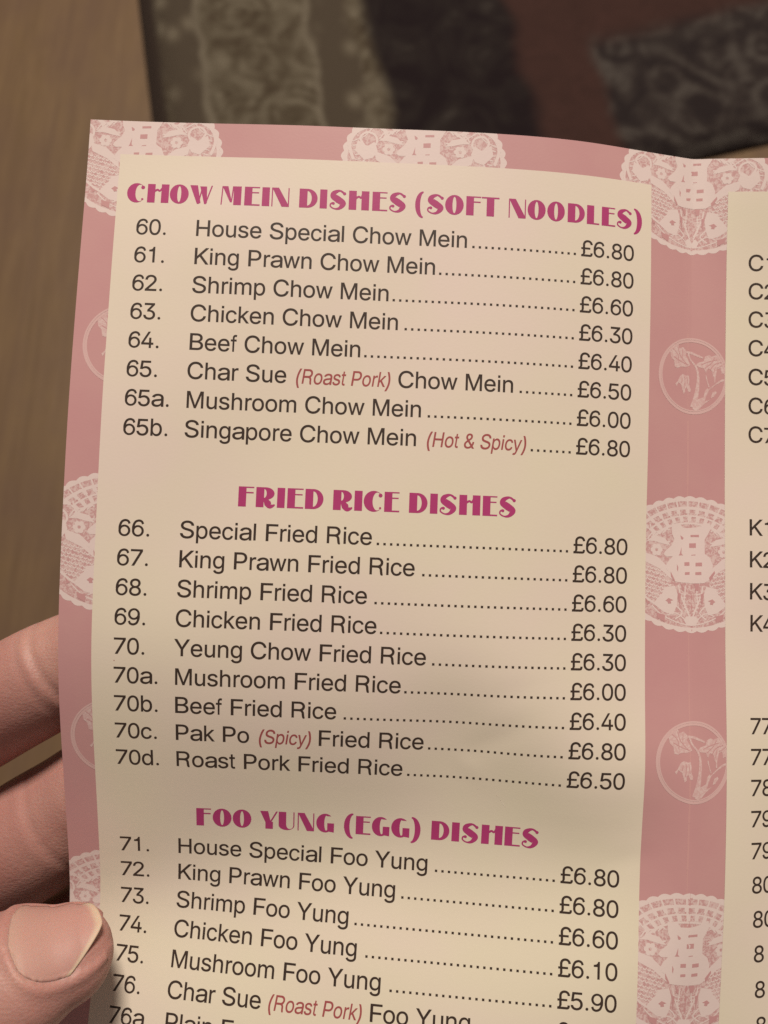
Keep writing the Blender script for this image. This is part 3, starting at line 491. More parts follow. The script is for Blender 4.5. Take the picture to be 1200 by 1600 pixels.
# ------------------------------------------------------------------ flat outlines -> faces
def wind(pt, loops):
    w = 0; x, y = pt
    for L in loops:
        n = len(L)
        for k in range(n):
            x0, y0 = L[k]; x1, y1 = L[(k + 1) % n]
            if y0 <= y < y1:
                if (x1 - x0) * (y - y0) - (x - x0) * (y1 - y0) > 0: w += 1
            elif y1 <= y < y0:
                if (x1 - x0) * (y - y0) - (x - x0) * (y1 - y0) < 0: w -= 1
    return w
def resample(L, step):
    out = []
    for k in range(len(L)):
        a = np.array(L[k]); b = np.array(L[(k + 1) % len(L)])
        n = max(1, int(math.ceil(np.linalg.norm(b - a) / step)))
        for q in range(n): out.append(tuple(a + (b - a) * q / n))
    return out
def fill(loops, step=.14, inner_pts=None):
    loops = [resample(L, step) for L in loops if len(L) > 2]
    vs, ed = [], []
    for L in loops:
        o = len(vs); vs += [Vector(p) for p in L]
        ed += [(o + k, o + (k + 1) % len(L)) for k in range(len(L))]
    if inner_pts:
        A = np.concatenate([np.array(L) for L in loops]); lo, hi = A.min(0), A.max(0)
        for j in range(int((hi[1] - lo[1]) / inner_pts)):
            for i in range(int((hi[0] - lo[0]) / inner_pts)):
                vs.append(Vector((lo[0] + (i + .5 + .5 * (j % 2)) * inner_pts, lo[1] + (j + .5) * inner_pts)))
    V, _, F, _, _, _ = delaunay_2d_cdt(vs, ed, [], 0, 1e-6)
    V = np.array([(v.x, v.y) for v in V])
    F = [f for f in F if wind(V[list(f)].mean(0), loops) != 0]
    F2 = []
    for f in F:
        a, b, c = V[f[0]], V[f[1]], V[f[2]]
        F2.append(f if (b[0]-a[0])*(c[1]-a[1])-(b[1]-a[1])*(c[0]-a[0]) > 0 else (f[0], f[2], f[1]))
    return V, F2
def arc(cx, cy, rx, ry, a0, a1, n=18):
    return [(cx + rx * math.cos(math.radians(a0 + (a1 - a0) * k / n)), cy + ry * math.sin(math.radians(a0 + (a1 - a0) * k / n))) for k in range(n + 1)]
def box(x0, y0, x1, y1): return [(x0, y0), (x1, y0), (x1, y1), (x0, y1)]
def ccw(L):
    a = sum(L[k][0] * L[(k+1) % len(L)][1] - L[(k+1) % len(L)][0] * L[k][1] for k in range(len(L)))
    return L if a > 0 else L[::-1]
def brush(pts, ws, n=8):            # a stroke of changing width through points
    P = np.array(pts, float); W = np.array(ws, float); Q, R = [], []
    for k in range(len(P) - 1):
        p0 = P[max(k-1, 0)]; p1 = P[k]; p2 = P[k+1]; p3 = P[min(k+2, len(P)-1)]
        for t in np.linspace(0, 1, n, endpoint=(k == len(P) - 2)):
            Q.append(.5 * (2*p1 + (p2-p0)*t + (2*p0-5*p1+4*p2-p3)*t*t + (3*p1-p0-3*p2+p3)*t**3)); R.append(W[k] + (W[k+1]-W[k]) * t)
    Q = np.array(Q); R = np.array(R)[:, None] * .5
    T = np.gradient(Q, axis=0); T /= np.linalg.norm(T, axis=1)[:, None] + 1e-9
    Nn = np.stack([-T[:, 1], T[:, 0]], 1)
    return ccw([tuple(p) for p in np.concatenate([Q + Nn * R, (Q - Nn * R)[::-1]])])
class Print:                        # collects filled shapes of one printed mark
    def __init__(s): s.v, s.f, s.m, s.o = [], [], [], []; s.n = 0
    def add(s, VF, off, mi=0, M=lambda p: p):
        V, F = VF
        V = M(V)
        s.v.append(V); s.o += [off] * len(V)
        for f in F: s.f.append(tuple(x + s.n for x in f)); s.m.append(mi)
        s.n += len(V)
    def clip(s, u_min=None, v_max=None):
        bm = bmesh.new()
        V = np.concatenate(s.v)
        vs = [bm.verts.new((a, b, o)) for (a, b), o in zip(V, s.o)]
        for f, m in zip(s.f, s.m):
            try: bm.faces.new([vs[x] for x in f]).material_index = m
            except ValueError: pass
        for co, no in (((u_min, 0, 0), (-1, 0, 0)) if u_min is not None else None, ((0, v_max, 0), (0, 1, 0)) if v_max is not None else None):
            bmesh.ops.bisect_plane(bm, geom=bm.verts[:] + bm.edges[:] + bm.faces[:], plane_co=co, plane_no=no, clear_outer=True)
        bm.verts.index_update()
        s.v = [np.array([(v.co.x, v.co.y) for v in bm.verts]).reshape(-1, 2)]; s.o = [v.co.z for v in bm.verts]
        s.f = [tuple(v.index for v in f.verts) for f in bm.faces]; s.m = [f.material_index for f in bm.faces]
        bm.free()
    def build(s, name, mats, parent):
        V = np.concatenate(s.v)
        P = np.empty((len(V), 3)); N = np.empty((len(V), 3)); off = np.array(s.o)
        for o in sorted(set(s.o)):
            k = off == o; P[k], N[k] = lay(V[k], o, True)
        ob = on_menu(name, P, s.f, mats, parent, s.m, smooth=True)
        ob.data.normals_split_custom_set_from_vertices([tuple(q) for q in N])   # print shades with the paper under it
        return ob

# ------------------------------------------------------------------ sans-serif lettering
GLY = {
'0': [[[264,-7,227,-7,189,-7],[157,3,130,24,103,45],[83,74,69,113,55,152],[48,199,48,254,48,309],[55,356,69,395,83,434],[104,464,130,484,157,505],[189,516,227,516,264,516],[296,505,323,484,350,464],[370,434,384,395,398,356],[405,309,405,254,405,199],[398,152,384,113,370,74],[350,45,323,24,297,3]],[[202,50,227,50,252,50],[273,58,290,74,308,90],[321,113,330,144,339,174],[344,211,344,254,344,297],[339,334,330,365,321,395],[308,419,290,435,273,451],[252,460,227,460,202,460],[180,451,163,435,146,419],[132,395,123,365,114,334],[109,297,109,254,109,211],[114,174,123,144,132,113],[146,90,163,74,180,58]]],
'1': [[[181,0,76,0,76,18],[76,36,76,55,181,55],[286,55,391,55,391,36],[391,18,391,0,286,0]],[[250,509,276,509,276,339],[276,170,276,0,255,0],[234,0,212,0,212,149],[212,299,212,448,211,448],[210,448,209,448,168,418],[127,388,86,358,86,381],[86,404,86,427,123,454],[161,481,198,509,224,509]]],
'2': [[[172,0,64,0,64,16],[64,32,64,47,121,108],[177,168,234,229,254,249],[270,267,282,282,295,298],[304,313,311,327,317,341],[320,356,320,371,320,390],[316,405,308,419,299,432],[288,442,273,449,259,456],[242,460,224,460,204,460],[187,456,172,447,158,439],[147,428,139,413,131,399],[127,382,127,362,107,362],[86,362,66,362,66,392],[72,419,86,442,100,465],[119,483,143,496,167,509],[194,516,225,516,255,516],[282,509,306,497,329,484],[348,467,361,445,374,424],[381,399,381,372,381,354],[378,335,371,318,364,300],[353,280,336,259,319,237],[296,211,267,180,229,140],[191,100,153,60,153,59],[153,58,153,57,231,57],[310,57,389,57,389,38],[389,19,389,0,281,0]]],
'3': [[[252,-7,218,-7,187,-7],[158,-1,133,10,107,21],[86,37,70,57,54,78],[46,103,44,132,66,132],[87,132,109,132,111,114],[117,99,126,87,136,75],[149,65,165,59,181,53],[199,50,219,50,239,50],[258,53,275,61,292,68],[305,79,315,93,324,107],[329,124,329,145,329,163],[325,181,316,196,307,212],[293,224,275,234,256,243],[231,248,201,248,186,248],[172,248,157,248,157,265],[157,282,157,299,200,349],[244,399,288,448,288,450],[288,451,288,452,215,452],[142,452,70,452,70,471],[70,490,70,509,171,509],[272,509,372,509,372,493],[372,477,372,461,319,400],[265,339,211,278,211,282],[211,285,211,289,249,293],[281,288,308,276,335,263],[356,246,371,222,386,199],[393,173,393,145,393,115],[385,89,370,66,355,43],[335,25,309,12,282,0]]],
'4': [[[164,105,40,105,40,123],[40,141,40,158,109,275],[178,392,247,509,268,509],[289,509,311,509,243,394],[176,280,109,166,109,165],[109,164,109,163,210,163],[312,163,413,163,413,144],[413,125,413,105,289,105]],[[302,0,282,0,282,40],[282,81,282,121,282,130],[282,138,282,146,282,203],[282,260,282,318,302,318],[322,318,343,318,343,212],[343,106,343,0,322,0]]],
'5': [[[254,-7,221,-7,191,-7],[164,-1,140,11,116,23],[97,39,83,60,69,81],[61,104,60,130,81,130],[101,130,122,130,124,115],[129,101,138,89,147,77],[159,67,173,60,188,53],[204,50,221,50,242,50],[260,55,276,64,292,74],[305,87,314,104,323,121],[328,141,328,162,328,184],[323,204,314,221,304,238],[291,252,275,262,258,272],[239,277,218,277,201,277],[184,274,167,268,151,263],[138,255,128,246,108,248],[88,250,67,253,77,338],[86,423,96,509,186,509],[276,509,366,509,366,490],[366,471,366,452,294,452],[222,452,151,452,145,402],[139,352,134,301,135,301],[135,301,136,301,147,311],[161,319,178,325,194,331],[211,334,229,334,253,334],[274,329,294,321,313,313],[331,301,345,285,359,270],[371,252,379,231,387,210],[391,188,391,163,391,130],[384,101,369,76,354,50],[334,30,309,15,283,1]]],
'6': [[[258,-7,226,-7,195,-7],[167,0,142,15,118,29],[98,49,84,74,71,100],[64,129,64,162,64,186],[69,212,80,239,91,266],[110,300,137,340,176,396],[214,453,252,509,276,509],[299,509,322,509,265,426],[208,344,151,261,149,261],[147,261,145,261,150,271],[157,280,165,288,174,296],[184,302,196,307,207,312],[221,314,235,314,266,314],[293,308,316,295,339,282],[357,263,370,240,382,216],[389,189,389,157,389,125],[382,97,368,73,354,48],[334,28,310,14,286,0]],[[207,48,226,48,246,48],[264,53,279,63,294,72],[306,85,314,101,323,118],[327,136,327,157,327,178],[323,197,314,213,306,230],[294,242,279,251,264,261],[246,265,226,265,207,265],[189,261,174,252,159,243],[147,230,138,214,129,198],[125,179,125,158,125,137],[129,118,138,102,147,85],[159,72,174,63,189,53]]],
'7': [[[120,0,97,0,172,149],[248,299,323,448,323,450],[323,451,323,452,236,452],[149,452,62,452,62,471],[62,490,62,509,172,509],[281,509,391,509,391,489],[391,469,391,449,315,299],[240,150,165,0,142,0]]],
'8': [[[260,-7,226,-7,192,-7],[162,-1,136,11,109,24],[89,40,74,62,59,83],[52,108,52,135,52,157],[56,177,65,195,74,213],[86,229,101,241,116,253],[133,261,153,265,153,265],[153,266,153,267,128,273],[108,287,93,308,78,329],[70,353,70,380,70,406],[77,429,90,450,104,470],[122,486,146,498,169,510],[196,516,226,516,256,516],[283,510,306,498,329,486],[348,470,361,450,375,429],[382,406,382,380,382,353],[374,329,359,308,344,287],[325,273,300,267,300,266],[300,265,300,265,319,261],[336,253,351,241,366,229],[378,213,387,195,396,177],[401,157,401,135,401,108],[393,83,378,62,364,40],[343,24,317,11,291,-1]],[[204,49,226,49,249,49],[268,53,285,60,301,68],[314,78,323,91,332,105],[337,121,337,139,337,158],[332,174,322,189,313,203],[300,214,283,223,266,231],[247,235,226,235,205,235],[186,231,169,223,152,214],[139,203,130,189,120,174],[115,158,115,139,115,121],[120,105,129,91,138,78],[151,68,167,60,184,53]],[[208,290,226,290,244,290],[260,293,274,300,288,307],[299,318,307,330,315,343],[319,358,319,376,319,393],[315,407,308,420,300,433],[289,443,275,449,261,456],[245,460,226,460,208,460],[191,456,177,449,163,443],[152,433,145,420,137,407],[133,393,133,376,133,358],[137,343,145,330,152,318],[163,307,178,300,192,293]]],
'9': [[[195,516,226,516,258,516],[286,508,310,494,335,480],[354,460,368,434,382,409],[389,380,389,347,389,323],[383,297,373,270,362,243],[343,209,315,168,277,112],[239,56,200,0,177,0],[154,0,130,0,187,83],[244,165,301,248,303,248],[305,248,307,248,303,238],[296,229,287,221,279,213],[269,207,257,202,245,197],[232,195,218,195,187,195],[160,201,137,214,114,227],[96,245,83,269,70,292],[64,320,64,352,64,384],[71,412,85,436,99,461],[118,480,143,494,167,508]],[[246,460,226,460,207,460],[189,456,174,446,159,437],[147,424,138,407,130,391],[125,372,125,352,125,330],[130,312,138,295,147,279],[159,266,174,257,189,248],[207,243,226,243,246,243],[263,248,279,257,294,266],[306,279,314,295,323,311],[327,330,327,350,327,372],[323,391,314,407,306,424],[294,437,279,446,264,456]]],
'£': [[[43,41,37,41,37,46],[37,51,37,57,57,57],[71,62,80,74,89,85],[93,102,93,125,90,203],[88,281,85,358,84,389],[90,415,102,439,115,463],[133,481,156,495,179,509],[207,516,239,516,266,516],[289,510,310,499,331,489],[348,473,362,454,375,434],[384,412,387,385,368,383],[348,380,328,377,325,402],[315,422,300,437,285,451],[264,459,240,459,218,459],[200,454,186,446,172,437],[162,425,155,410,148,396],[145,379,146,360,148,282],[151,205,153,127,154,112],[151,99,145,89,140,78],[132,70,123,64,113,57],[103,52,92,49,82,46],[71,43,61,42,51,41]],[[124,0,37,0,37,19],[37,38,37,57,125,57],[213,57,301,57,312,57],[319,59,324,63,328,68],[330,75,330,85,330,93],[330,100,330,107,349,107],[368,107,388,107,388,102],[388,96,388,91,388,61],[380,38,366,23,352,8],[330,0,299,0,212,0]],[[128,229,37,229,37,246],[37,263,37,280,128,280],[220,280,311,280,311,263],[311,246,311,229,220,229]]],
'.': [[[108,-4,95,-4,83,-4],[72,0,63,9,54,18],[50,28,50,41,50,54],[54,65,63,73,72,82],[83,87,95,87,108,87],[119,82,128,73,137,65],[141,54,141,41,141,28],[137,18,128,9,119,0]]],
'(': [[[89,156,89,207,89,244],[93,283,101,324,108,364],[119,404,132,441,145,479],[160,511,177,539,196,539],[216,539,236,539,219,504],[204,467,191,428,178,389],[168,351,161,313,155,276],[151,240,151,207,151,176],[154,146,160,115,166,83],[176,51,188,16,201,-18],[217,-56,236,-96,216,-96],[196,-96,177,-96,148,-47],[126,3,111,55,97,106]]],
')': [[[57,-96,37,-96,57,-55],[73,-17,86,18,98,53],[107,85,113,116,119,147],[122,177,122,207,122,240],[118,276,112,313,105,351],[95,389,82,428,70,467],[55,504,37,539,57,539],[77,539,97,539,113,511],[128,479,142,441,155,404],[165,364,173,323,180,283],[184,244,184,207,184,156],[177,104,161,53,146,2],[125,-48,97,-96,77,-96]]],
'&': [[[221,-7,197,-7,163,-7],[135,-1,110,12,86,24],[67,41,54,62,41,83],[34,107,34,133,34,155],[39,174,47,189,56,205],[69,220,85,235,101,249],[119,263,140,279,166,298],[191,316,216,335,223,340],[230,346,237,352,244,359],[250,366,255,375,259,384],[262,394,262,405,262,421],[256,434,245,445,235,456],[220,461,201,461,189,461],[178,458,168,453,158,448],[151,441,145,431,140,422],[137,411,137,399,137,386],[140,374,145,363,151,352],[159,340,169,327,179,315],[190,300,204,284,282,189],[360,95,438,0,413,0],[389,0,364,0,300,77],[236,154,171,231,152,255],[135,275,121,293,107,310],[95,327,87,344,79,361],[75,379,75,398,75,421],[81,441,91,458,101,475],[116,489,134,499,153,509],[175,513,200,513,225,513],[247,509,266,499,284,489],[298,476,308,459,319,443],[324,424,324,404,324,389],[321,375,315,362,309,348],[302,336,291,325,281,314],[269,303,256,293,222,268],[188,243,154,217,133,202],[119,188,110,174,101,161],[97,147,97,131,97,115],[101,100,109,87,117,75],[129,65,143,57,158,50],[174,46,193,46,213,46],[233,51,251,59,270,68],[286,80,301,95,316,111],[328,130,336,151,345,173],[349,197,349,224,368,224],[388,224,408,224,408,192],[404,165,397,144,389,122],[381,105,371,92,361,79],[352,69,345,62,341,57],[337,52,333,47,316,29],[296,16,271,7,246,-2]]],
'B': [[[122,0,60,0,60,170],[60,339,60,509,120,509],[181,509,241,509,276,509],[306,503,329,491,352,479],[369,462,381,442,392,422],[398,399,398,374,398,352],[394,334,387,320,379,306],[369,294,356,286,344,277],[330,271,315,267,315,265],[315,264,315,262,331,261],[347,255,363,245,379,235],[392,221,402,203,413,185],[418,163,418,136,418,111],[412,87,400,67,388,46],[370,30,344,18,319,6],[287,0,247,0,184,0]],[[125,115,125,57,165,57],[205,57,245,57,284,57],[313,65,330,80,347,95],[355,114,355,137,355,154],[351,170,342,184,334,198],[321,209,306,218,290,227],[271,231,248,231,207,231],[166,231,125,231,125,173]],[[125,341,125,285,162,285],[200,285,238,285,257,285],[273,289,288,296,303,303],[315,313,323,326,332,339],[336,355,336,372,336,395],[328,414,313,429,297,444],[273,452,240,452,202,452],[163,452,125,452,125,396]]],
'C': [[[293,-7,267,-7,223,-7],[184,4,150,25,116,46],[89,76,70,115,50,154],[40,201,40,254,40,308],[50,354,70,393,89,432],[116,462,150,484,184,505],[223,516,267,516,293,516],[317,512,340,504,363,497],[384,486,402,471,420,457],[436,439,448,418,460,398],[468,374,473,348,451,348],[430,348,408,348,404,366],[398,381,389,395,381,408],[370,419,357,428,345,438],[331,444,315,449,300,454],[284,456,267,456,236,456],[208,448,184,432,159,417],[139,394,125,364,111,334],[103,297,103,254,103,211],[111,175,125,145,140,115],[159,92,184,76,209,61],[236,53,267,53,284,53],[300,55,315,60,331,65],[345,71,357,81,370,90],[381,101,389,114,398,128],[404,143,408,160,430,160],[451,160,473,160,469,135],[460,111,448,91,436,70],[421,52,402,38,384,23],[363,12,341,5,318,-3]]],
'F': [[[82,0,60,0,60,170],[60,339,60,509,163,509],[266,509,369,509,369,490],[369,471,369,452,288,452],[206,452,125,452,125,394],[125,336,125,278,198,278],[272,278,346,278,346,259],[346,240,346,221,272,221],[198,221,125,221,125,147],[125,74,125,0,103,0]]],
'H': [[[82,0,60,0,60,170],[60,339,60,509,82,509],[103,509,125,509,125,435],[125,362,125,289,214,289],[303,289,392,289,392,362],[392,435,392,509,414,509],[435,509,457,509,457,339],[457,170,457,0,435,0],[414,0,392,0,392,77],[392,155,392,232,303,232],[214,232,125,232,125,155],[125,77,125,0,103,0]]],
'K': [[[146,189,104,145,104,169],[104,193,104,216,116,232],[128,247,139,261,151,275],[162,290,174,303,187,317],[199,331,212,344,262,399],[313,454,364,509,392,509],[420,509,448,509,376,431],[304,353,231,276,230,276],[229,276,228,276,187,233]],[[82,0,60,0,60,170],[60,339,60,509,82,509],[103,509,125,509,125,451],[125,392,125,334,124,298],[124,261,124,225,124,214],[124,204,125,193,125,129],[125,64,125,0,103,0]],[[398,0,372,0,311,86],[249,173,188,259,201,276],[215,293,228,309,302,206],[375,103,449,0,423,0]]],
'M': [[[81,0,60,0,60,170],[60,339,60,509,91,509],[121,509,152,509,193,402],[235,294,277,187,280,180],[284,170,287,159,291,148],[295,136,299,123,303,110],[307,97,311,84,315,71],[319,59,322,49,317,49],[312,49,307,49,310,59],[314,70,318,83,322,95],[326,108,330,121,334,134],[338,147,342,158,346,170],[349,179,352,187,394,294],[435,402,476,509,507,509],[537,509,568,509,568,339],[568,170,568,0,547,0],[525,0,504,0,504,97],[504,194,504,291,504,302],[504,314,504,327,505,340],[505,354,505,369,505,383],[506,398,506,413,506,428],[507,443,507,457,509,457],[511,457,513,457,508,441],[503,426,498,409,492,393],[487,378,482,363,477,348],[472,334,467,322,463,309],[459,299,456,291,418,194],[380,97,342,0,323,0],[305,0,286,0,248,97],[209,194,170,291,167,299],[163,309,159,321,155,333],[150,346,145,361,140,376],[135,391,129,408,124,424],[118,441,112,457,114,457],[117,457,119,457,119,444],[120,431,120,416,120,401],[121,387,121,372,121,357],[121,342,122,328,122,315],[122,302,122,291,122,194],[122,97,122,0,101,0]]],
'P': [[[82,0,60,0,60,170],[60,339,60,509,118,509],[177,509,235,509,274,509],[307,502,332,487,358,473],[377,454,390,430,402,405],[409,378,409,348,409,317],[402,290,390,265,377,241],[358,222,332,207,307,193],[274,186,235,186,193,186],[151,186,109,186,109,205],[109,224,109,242,150,242],[191,242,233,242,259,242],[281,247,297,256,313,265],[325,278,333,294,341,310],[344,328,344,348,344,368],[341,386,333,402,325,417],[313,430,297,439,280,448],[259,452,232,452,196,452],[160,452,125,452,125,301],[125,151,125,0,103,0]]],
'R': [[[82,0,60,0,60,170],[60,339,60,509,119,509],[177,509,236,509,275,509],[307,502,333,489,359,475],[378,457,390,433,403,410],[409,382,409,352,409,321],[403,295,390,271,378,248],[359,230,333,217,307,204],[275,198,236,198,189,198],[143,198,96,198,96,217],[96,236,96,255,142,255],[188,255,234,255,260,255],[281,259,298,267,314,275],[326,286,334,300,341,315],[345,332,345,352,345,372],[341,390,334,405,326,420],[314,431,298,440,281,448],[259,452,233,452,197,452],[161,452,125,452,125,301],[125,151,125,0,103,0]],[[378,0,353,0,312,76],[271,153,230,229,254,229],[279,229,303,229,344,153],[386,76,428,0,403,0]]],
'S': [[[263,-9,224,-9,187,-9],[155,-3,128,9,100,21],[79,38,64,60,49,82],[40,107,38,137,60,137],[82,137,104,137,106,117],[112,101,123,88,134,75],[149,65,166,59,184,52],[203,49,224,49,247,49],[268,53,286,60,304,68],[319,78,329,92,340,105],[346,121,346,139,346,155],[341,169,332,179,323,189],[311,198,296,205,281,211],[264,217,245,222,224,228],[204,234,184,239,142,251],[109,268,86,289,63,311],[52,339,52,372,52,401],[60,426,75,448,90,469],[111,486,138,498,164,510],[194,516,227,516,261,516],[290,510,316,498,342,486],[362,469,377,449,392,428],[400,404,401,378,380,378],[358,378,337,378,335,403],[323,423,302,437,281,451],[256,459,225,459,203,459],[184,455,167,448,151,441],[138,431,129,418,120,406],[115,391,115,376,115,358],[120,344,131,334,142,323],[154,314,169,308,184,302],[199,297,212,293,230,289],[247,284,264,279,279,275],[295,270,312,264,328,257],[344,248,359,238,373,227],[385,214,395,198,404,181],[408,162,408,139,408,111],[401,86,386,64,372,41],[351,24,323,11,296,-2]]],
'Y': [[[225,0,203,0,203,69],[203,139,203,208,141,308],[79,409,16,509,41,509],[66,509,91,509,125,454],[159,399,192,344,203,326],[213,309,222,292,231,275],[240,255,250,230,241,230],[232,230,224,230,233,255],[242,276,251,293,260,310],[270,327,280,344,314,399],[347,454,381,509,406,509],[430,509,455,509,393,409],[330,308,268,208,268,139],[268,69,268,0,247,0]]],
'a': [[[182,-9,160,-9,136,-9],[114,-4,94,5,75,14],[59,27,48,45,36,62],[30,83,30,108,30,130],[35,147,43,161,52,175],[63,185,78,193,92,201],[108,207,125,211,143,215],[160,218,178,220,201,223],[219,225,234,227,248,228],[258,231,265,235,272,239],[276,245,276,255,276,255],[276,256,276,257,276,272],[273,286,267,297,261,308],[252,316,240,322,228,328],[213,331,196,331,178,331],[162,328,149,322,136,317],[126,309,118,301,110,292],[104,283,100,274,80,280],[61,285,41,291,50,314],[62,332,79,346,95,360],[113,369,133,375,153,381],[173,384,194,384,208,384],[223,383,239,379,255,376],[271,370,286,360,301,351],[313,338,322,320,332,303],[337,280,337,251,337,168],[337,84,337,0,317,0],[297,0,277,0,277,17],[277,35,277,52,275,52],[274,52,272,52,268,43],[261,34,252,25,243,15],[230,7,215,1,200,-5]],[[155,45,170,45,193,45],[212,50,228,59,243,68],[255,79,263,93,271,107],[276,122,276,138,276,155],[276,173,276,190,273,187],[268,184,259,182,251,180],[242,178,231,176,221,174],[210,172,200,171,190,170],[182,169,175,168,161,166],[147,163,134,159,121,154],[111,148,103,139,96,131],[92,119,92,105,92,92],[95,81,102,72,109,63],[118,57,130,52,142,48]]],
'c': [[[226,-8,207,-8,173,-8],[143,0,117,16,91,33],[71,56,56,85,41,114],[34,149,34,187,34,227],[41,262,56,291,71,321],[91,343,117,360,143,376],[173,384,207,384,226,384],[243,382,260,377,276,372],[292,365,305,356,319,347],[330,335,340,322,350,309],[357,294,362,277,342,272],[322,267,303,262,300,272],[296,281,290,289,285,297],[278,305,270,311,262,317],[253,322,242,325,232,328],[220,330,207,330,182,330],[161,323,145,310,129,297],[116,280,108,258,100,237],[96,213,96,187,96,162],[100,139,108,117,116,96],[129,79,145,66,161,53],[182,46,207,46,220,46],[232,48,243,52,253,55],[263,60,271,66,279,72],[286,80,292,89,297,97],[301,107,304,117,324,112],[343,107,363,102,358,85],[351,70,341,56,332,43],[320,31,306,21,293,12],[277,4,261,-1,244,-6]]],
'd': [[[219,-8,195,-8,164,-8],[136,0,111,16,87,32],[68,55,55,84,41,114],[34,149,34,189,34,229],[41,263,55,293,69,322],[88,345,112,361,136,376],[164,384,196,384,219,384],[238,381,253,373,268,365],[279,356,287,346,296,336],[302,327,306,319,308,319],[309,319,311,319,311,382],[311,446,311,509,331,509],[351,509,372,509,372,339],[372,170,372,0,352,0],[332,0,313,0,313,20],[313,39,313,59,311,59],[309,59,307,59,302,51],[295,42,287,31,278,21],[267,12,252,4,238,-4]],[[181,47,205,47,227,47],[247,53,263,65,279,77],[291,94,299,115,308,136],[312,161,312,189,312,217],[308,242,300,263,292,284],[279,300,263,312,247,324],[228,330,205,330,181,330],[161,324,145,311,129,299],[116,282,108,261,100,240],[96,216,96,189,96,162],[100,138,109,117,117,95],[129,78,145,66,161,53]]],
'e': [[[238,-8,212,-8,175,-8],[143,0,117,16,90,33],[70,56,56,85,41,114],[34,148,34,187,34,226],[41,260,55,290,69,319],[89,343,115,359,141,376],[171,384,205,384,226,384],[246,381,266,374,285,367],[303,356,319,341,335,326],[348,306,357,282,366,258],[371,228,371,194,371,186],[371,178,371,169,272,169],[174,169,75,169,75,187],[75,204,75,221,163,221],[250,221,338,221,329,215],[319,208,310,202,310,227],[306,249,298,269,290,288],[278,303,263,314,247,325],[228,330,205,330,182,330],[163,325,146,313,130,302],[118,288,109,270,100,251],[96,232,96,211,96,200],[96,189,96,178,96,150],[101,126,110,106,120,87],[134,72,151,61,168,51],[189,46,212,46,228,46],[241,48,254,53,266,57],[277,64,285,73,294,82],[301,93,306,105,325,101],[345,96,365,91,359,71],[349,54,335,39,321,24],[303,13,283,4,262,-4]]],
'f': [[[154,379,228,379,228,362],[228,344,228,327,154,327],[80,327,6,327,6,344],[6,362,6,379,80,379]],[[101,0,81,0,81,144],[81,288,81,432,81,453],[86,471,96,486,106,500],[119,511,135,519,152,526],[169,530,187,530,201,530],[213,529,222,527,232,525],[238,523,243,521,238,503],[233,486,227,468,224,470],[220,471,215,472,210,473],[203,474,195,474,176,474],[163,469,154,460,146,451],[142,437,142,419,142,279],[142,140,142,0,121,0]]],
'g': [[[238,-151,207,-151,179,-151],[155,-147,134,-140,113,-132],[96,-123,82,-110,69,-98],[58,-84,51,-69,67,-60],[84,-50,101,-41,107,-49],[113,-57,122,-66,130,-75],[141,-82,154,-88,168,-94],[186,-97,207,-97,238,-97],[263,-90,282,-75,302,-60],[311,-37,311,-6,311,19],[311,44,311,68,310,68],[308,68,306,68,301,60],[295,51,287,41,278,32],[267,23,252,16,238,8],[219,5,195,5,164,5],[137,12,113,27,88,41],[69,62,55,90,41,118],[34,152,34,191,34,230],[41,264,55,293,69,322],[88,345,112,361,137,376],[165,384,196,384,220,384],[239,381,253,373,268,365],[280,356,288,346,297,336],[303,327,308,319,309,319],[311,319,313,319,313,339],[313,359,313,379,333,379],[353,379,372,379,372,250],[372,121,372,-9,372,-42],[365,-69,350,-90,335,-111],[316,-126,291,-136,266,-146]],[[181,59,205,59,228,59],[248,64,264,75,280,86],[292,101,300,121,308,141],[312,165,312,193,312,220],[308,243,300,264,292,284],[280,301,264,312,248,324],[228,330,205,330,181,330],[161,324,145,312,129,299],[117,283,109,262,100,242],[96,219,96,193,96,166],[100,143,109,123,117,103],[129,87,145,76,162,65]]],
'h': [[[114,249,114,227,114,151],[114,76,114,0,93,0],[73,0,53,0,53,170],[53,339,53,509,73,509],[93,509,114,509,114,435],[114,361,114,287,110,287],[106,287,102,287,114,322],[131,347,152,362,174,377],[199,384,227,384,253,384],[276,379,295,369,315,358],[330,342,341,321,352,299],[357,273,357,240,357,160],[357,80,357,0,337,0],[316,0,296,0,296,78],[296,157,296,235,296,265],[288,288,273,304,258,321],[237,329,210,329,192,329],[175,325,161,317,146,309],[135,298,126,283,118,267]]],
'i': [[[73,0,53,0,53,126],[53,253,53,379,73,379],[93,379,114,379,114,253],[114,126,114,0,93,0]],[[95,443,84,443,72,443],[62,447,54,455,45,462],[41,472,41,483,41,494],[45,504,54,512,62,520],[72,524,84,524,95,524],[106,520,114,512,122,504],[126,494,126,483,126,472],[122,462,114,455,106,447]]],
'k': [[[132,158,110,137,110,162],[110,187,110,212,113,212],[117,212,121,212,175,268],[230,323,284,379,310,379],[335,379,360,379,301,319],[243,259,184,199,182,199],[179,199,177,199,155,178]],[[73,0,53,0,53,170],[53,339,53,509,73,509],[93,509,114,509,114,339],[114,170,114,0,93,0]],[[320,0,294,0,245,62],[197,124,148,186,162,200],[177,214,191,229,252,152],[312,76,372,0,346,0]]],
'l': [[[147,-2,139,-2,110,-2],[88,5,74,20,60,35],[53,57,53,84,53,226],[53,367,53,509,73,509],[93,509,114,509,114,372],[114,235,114,99,114,81],[116,69,120,62,125,55],[133,52,146,52,152,52],[157,52,160,53,164,53],[167,54,170,54,173,37],[177,20,181,3,175,1],[169,0,162,-1,154,-2]]],
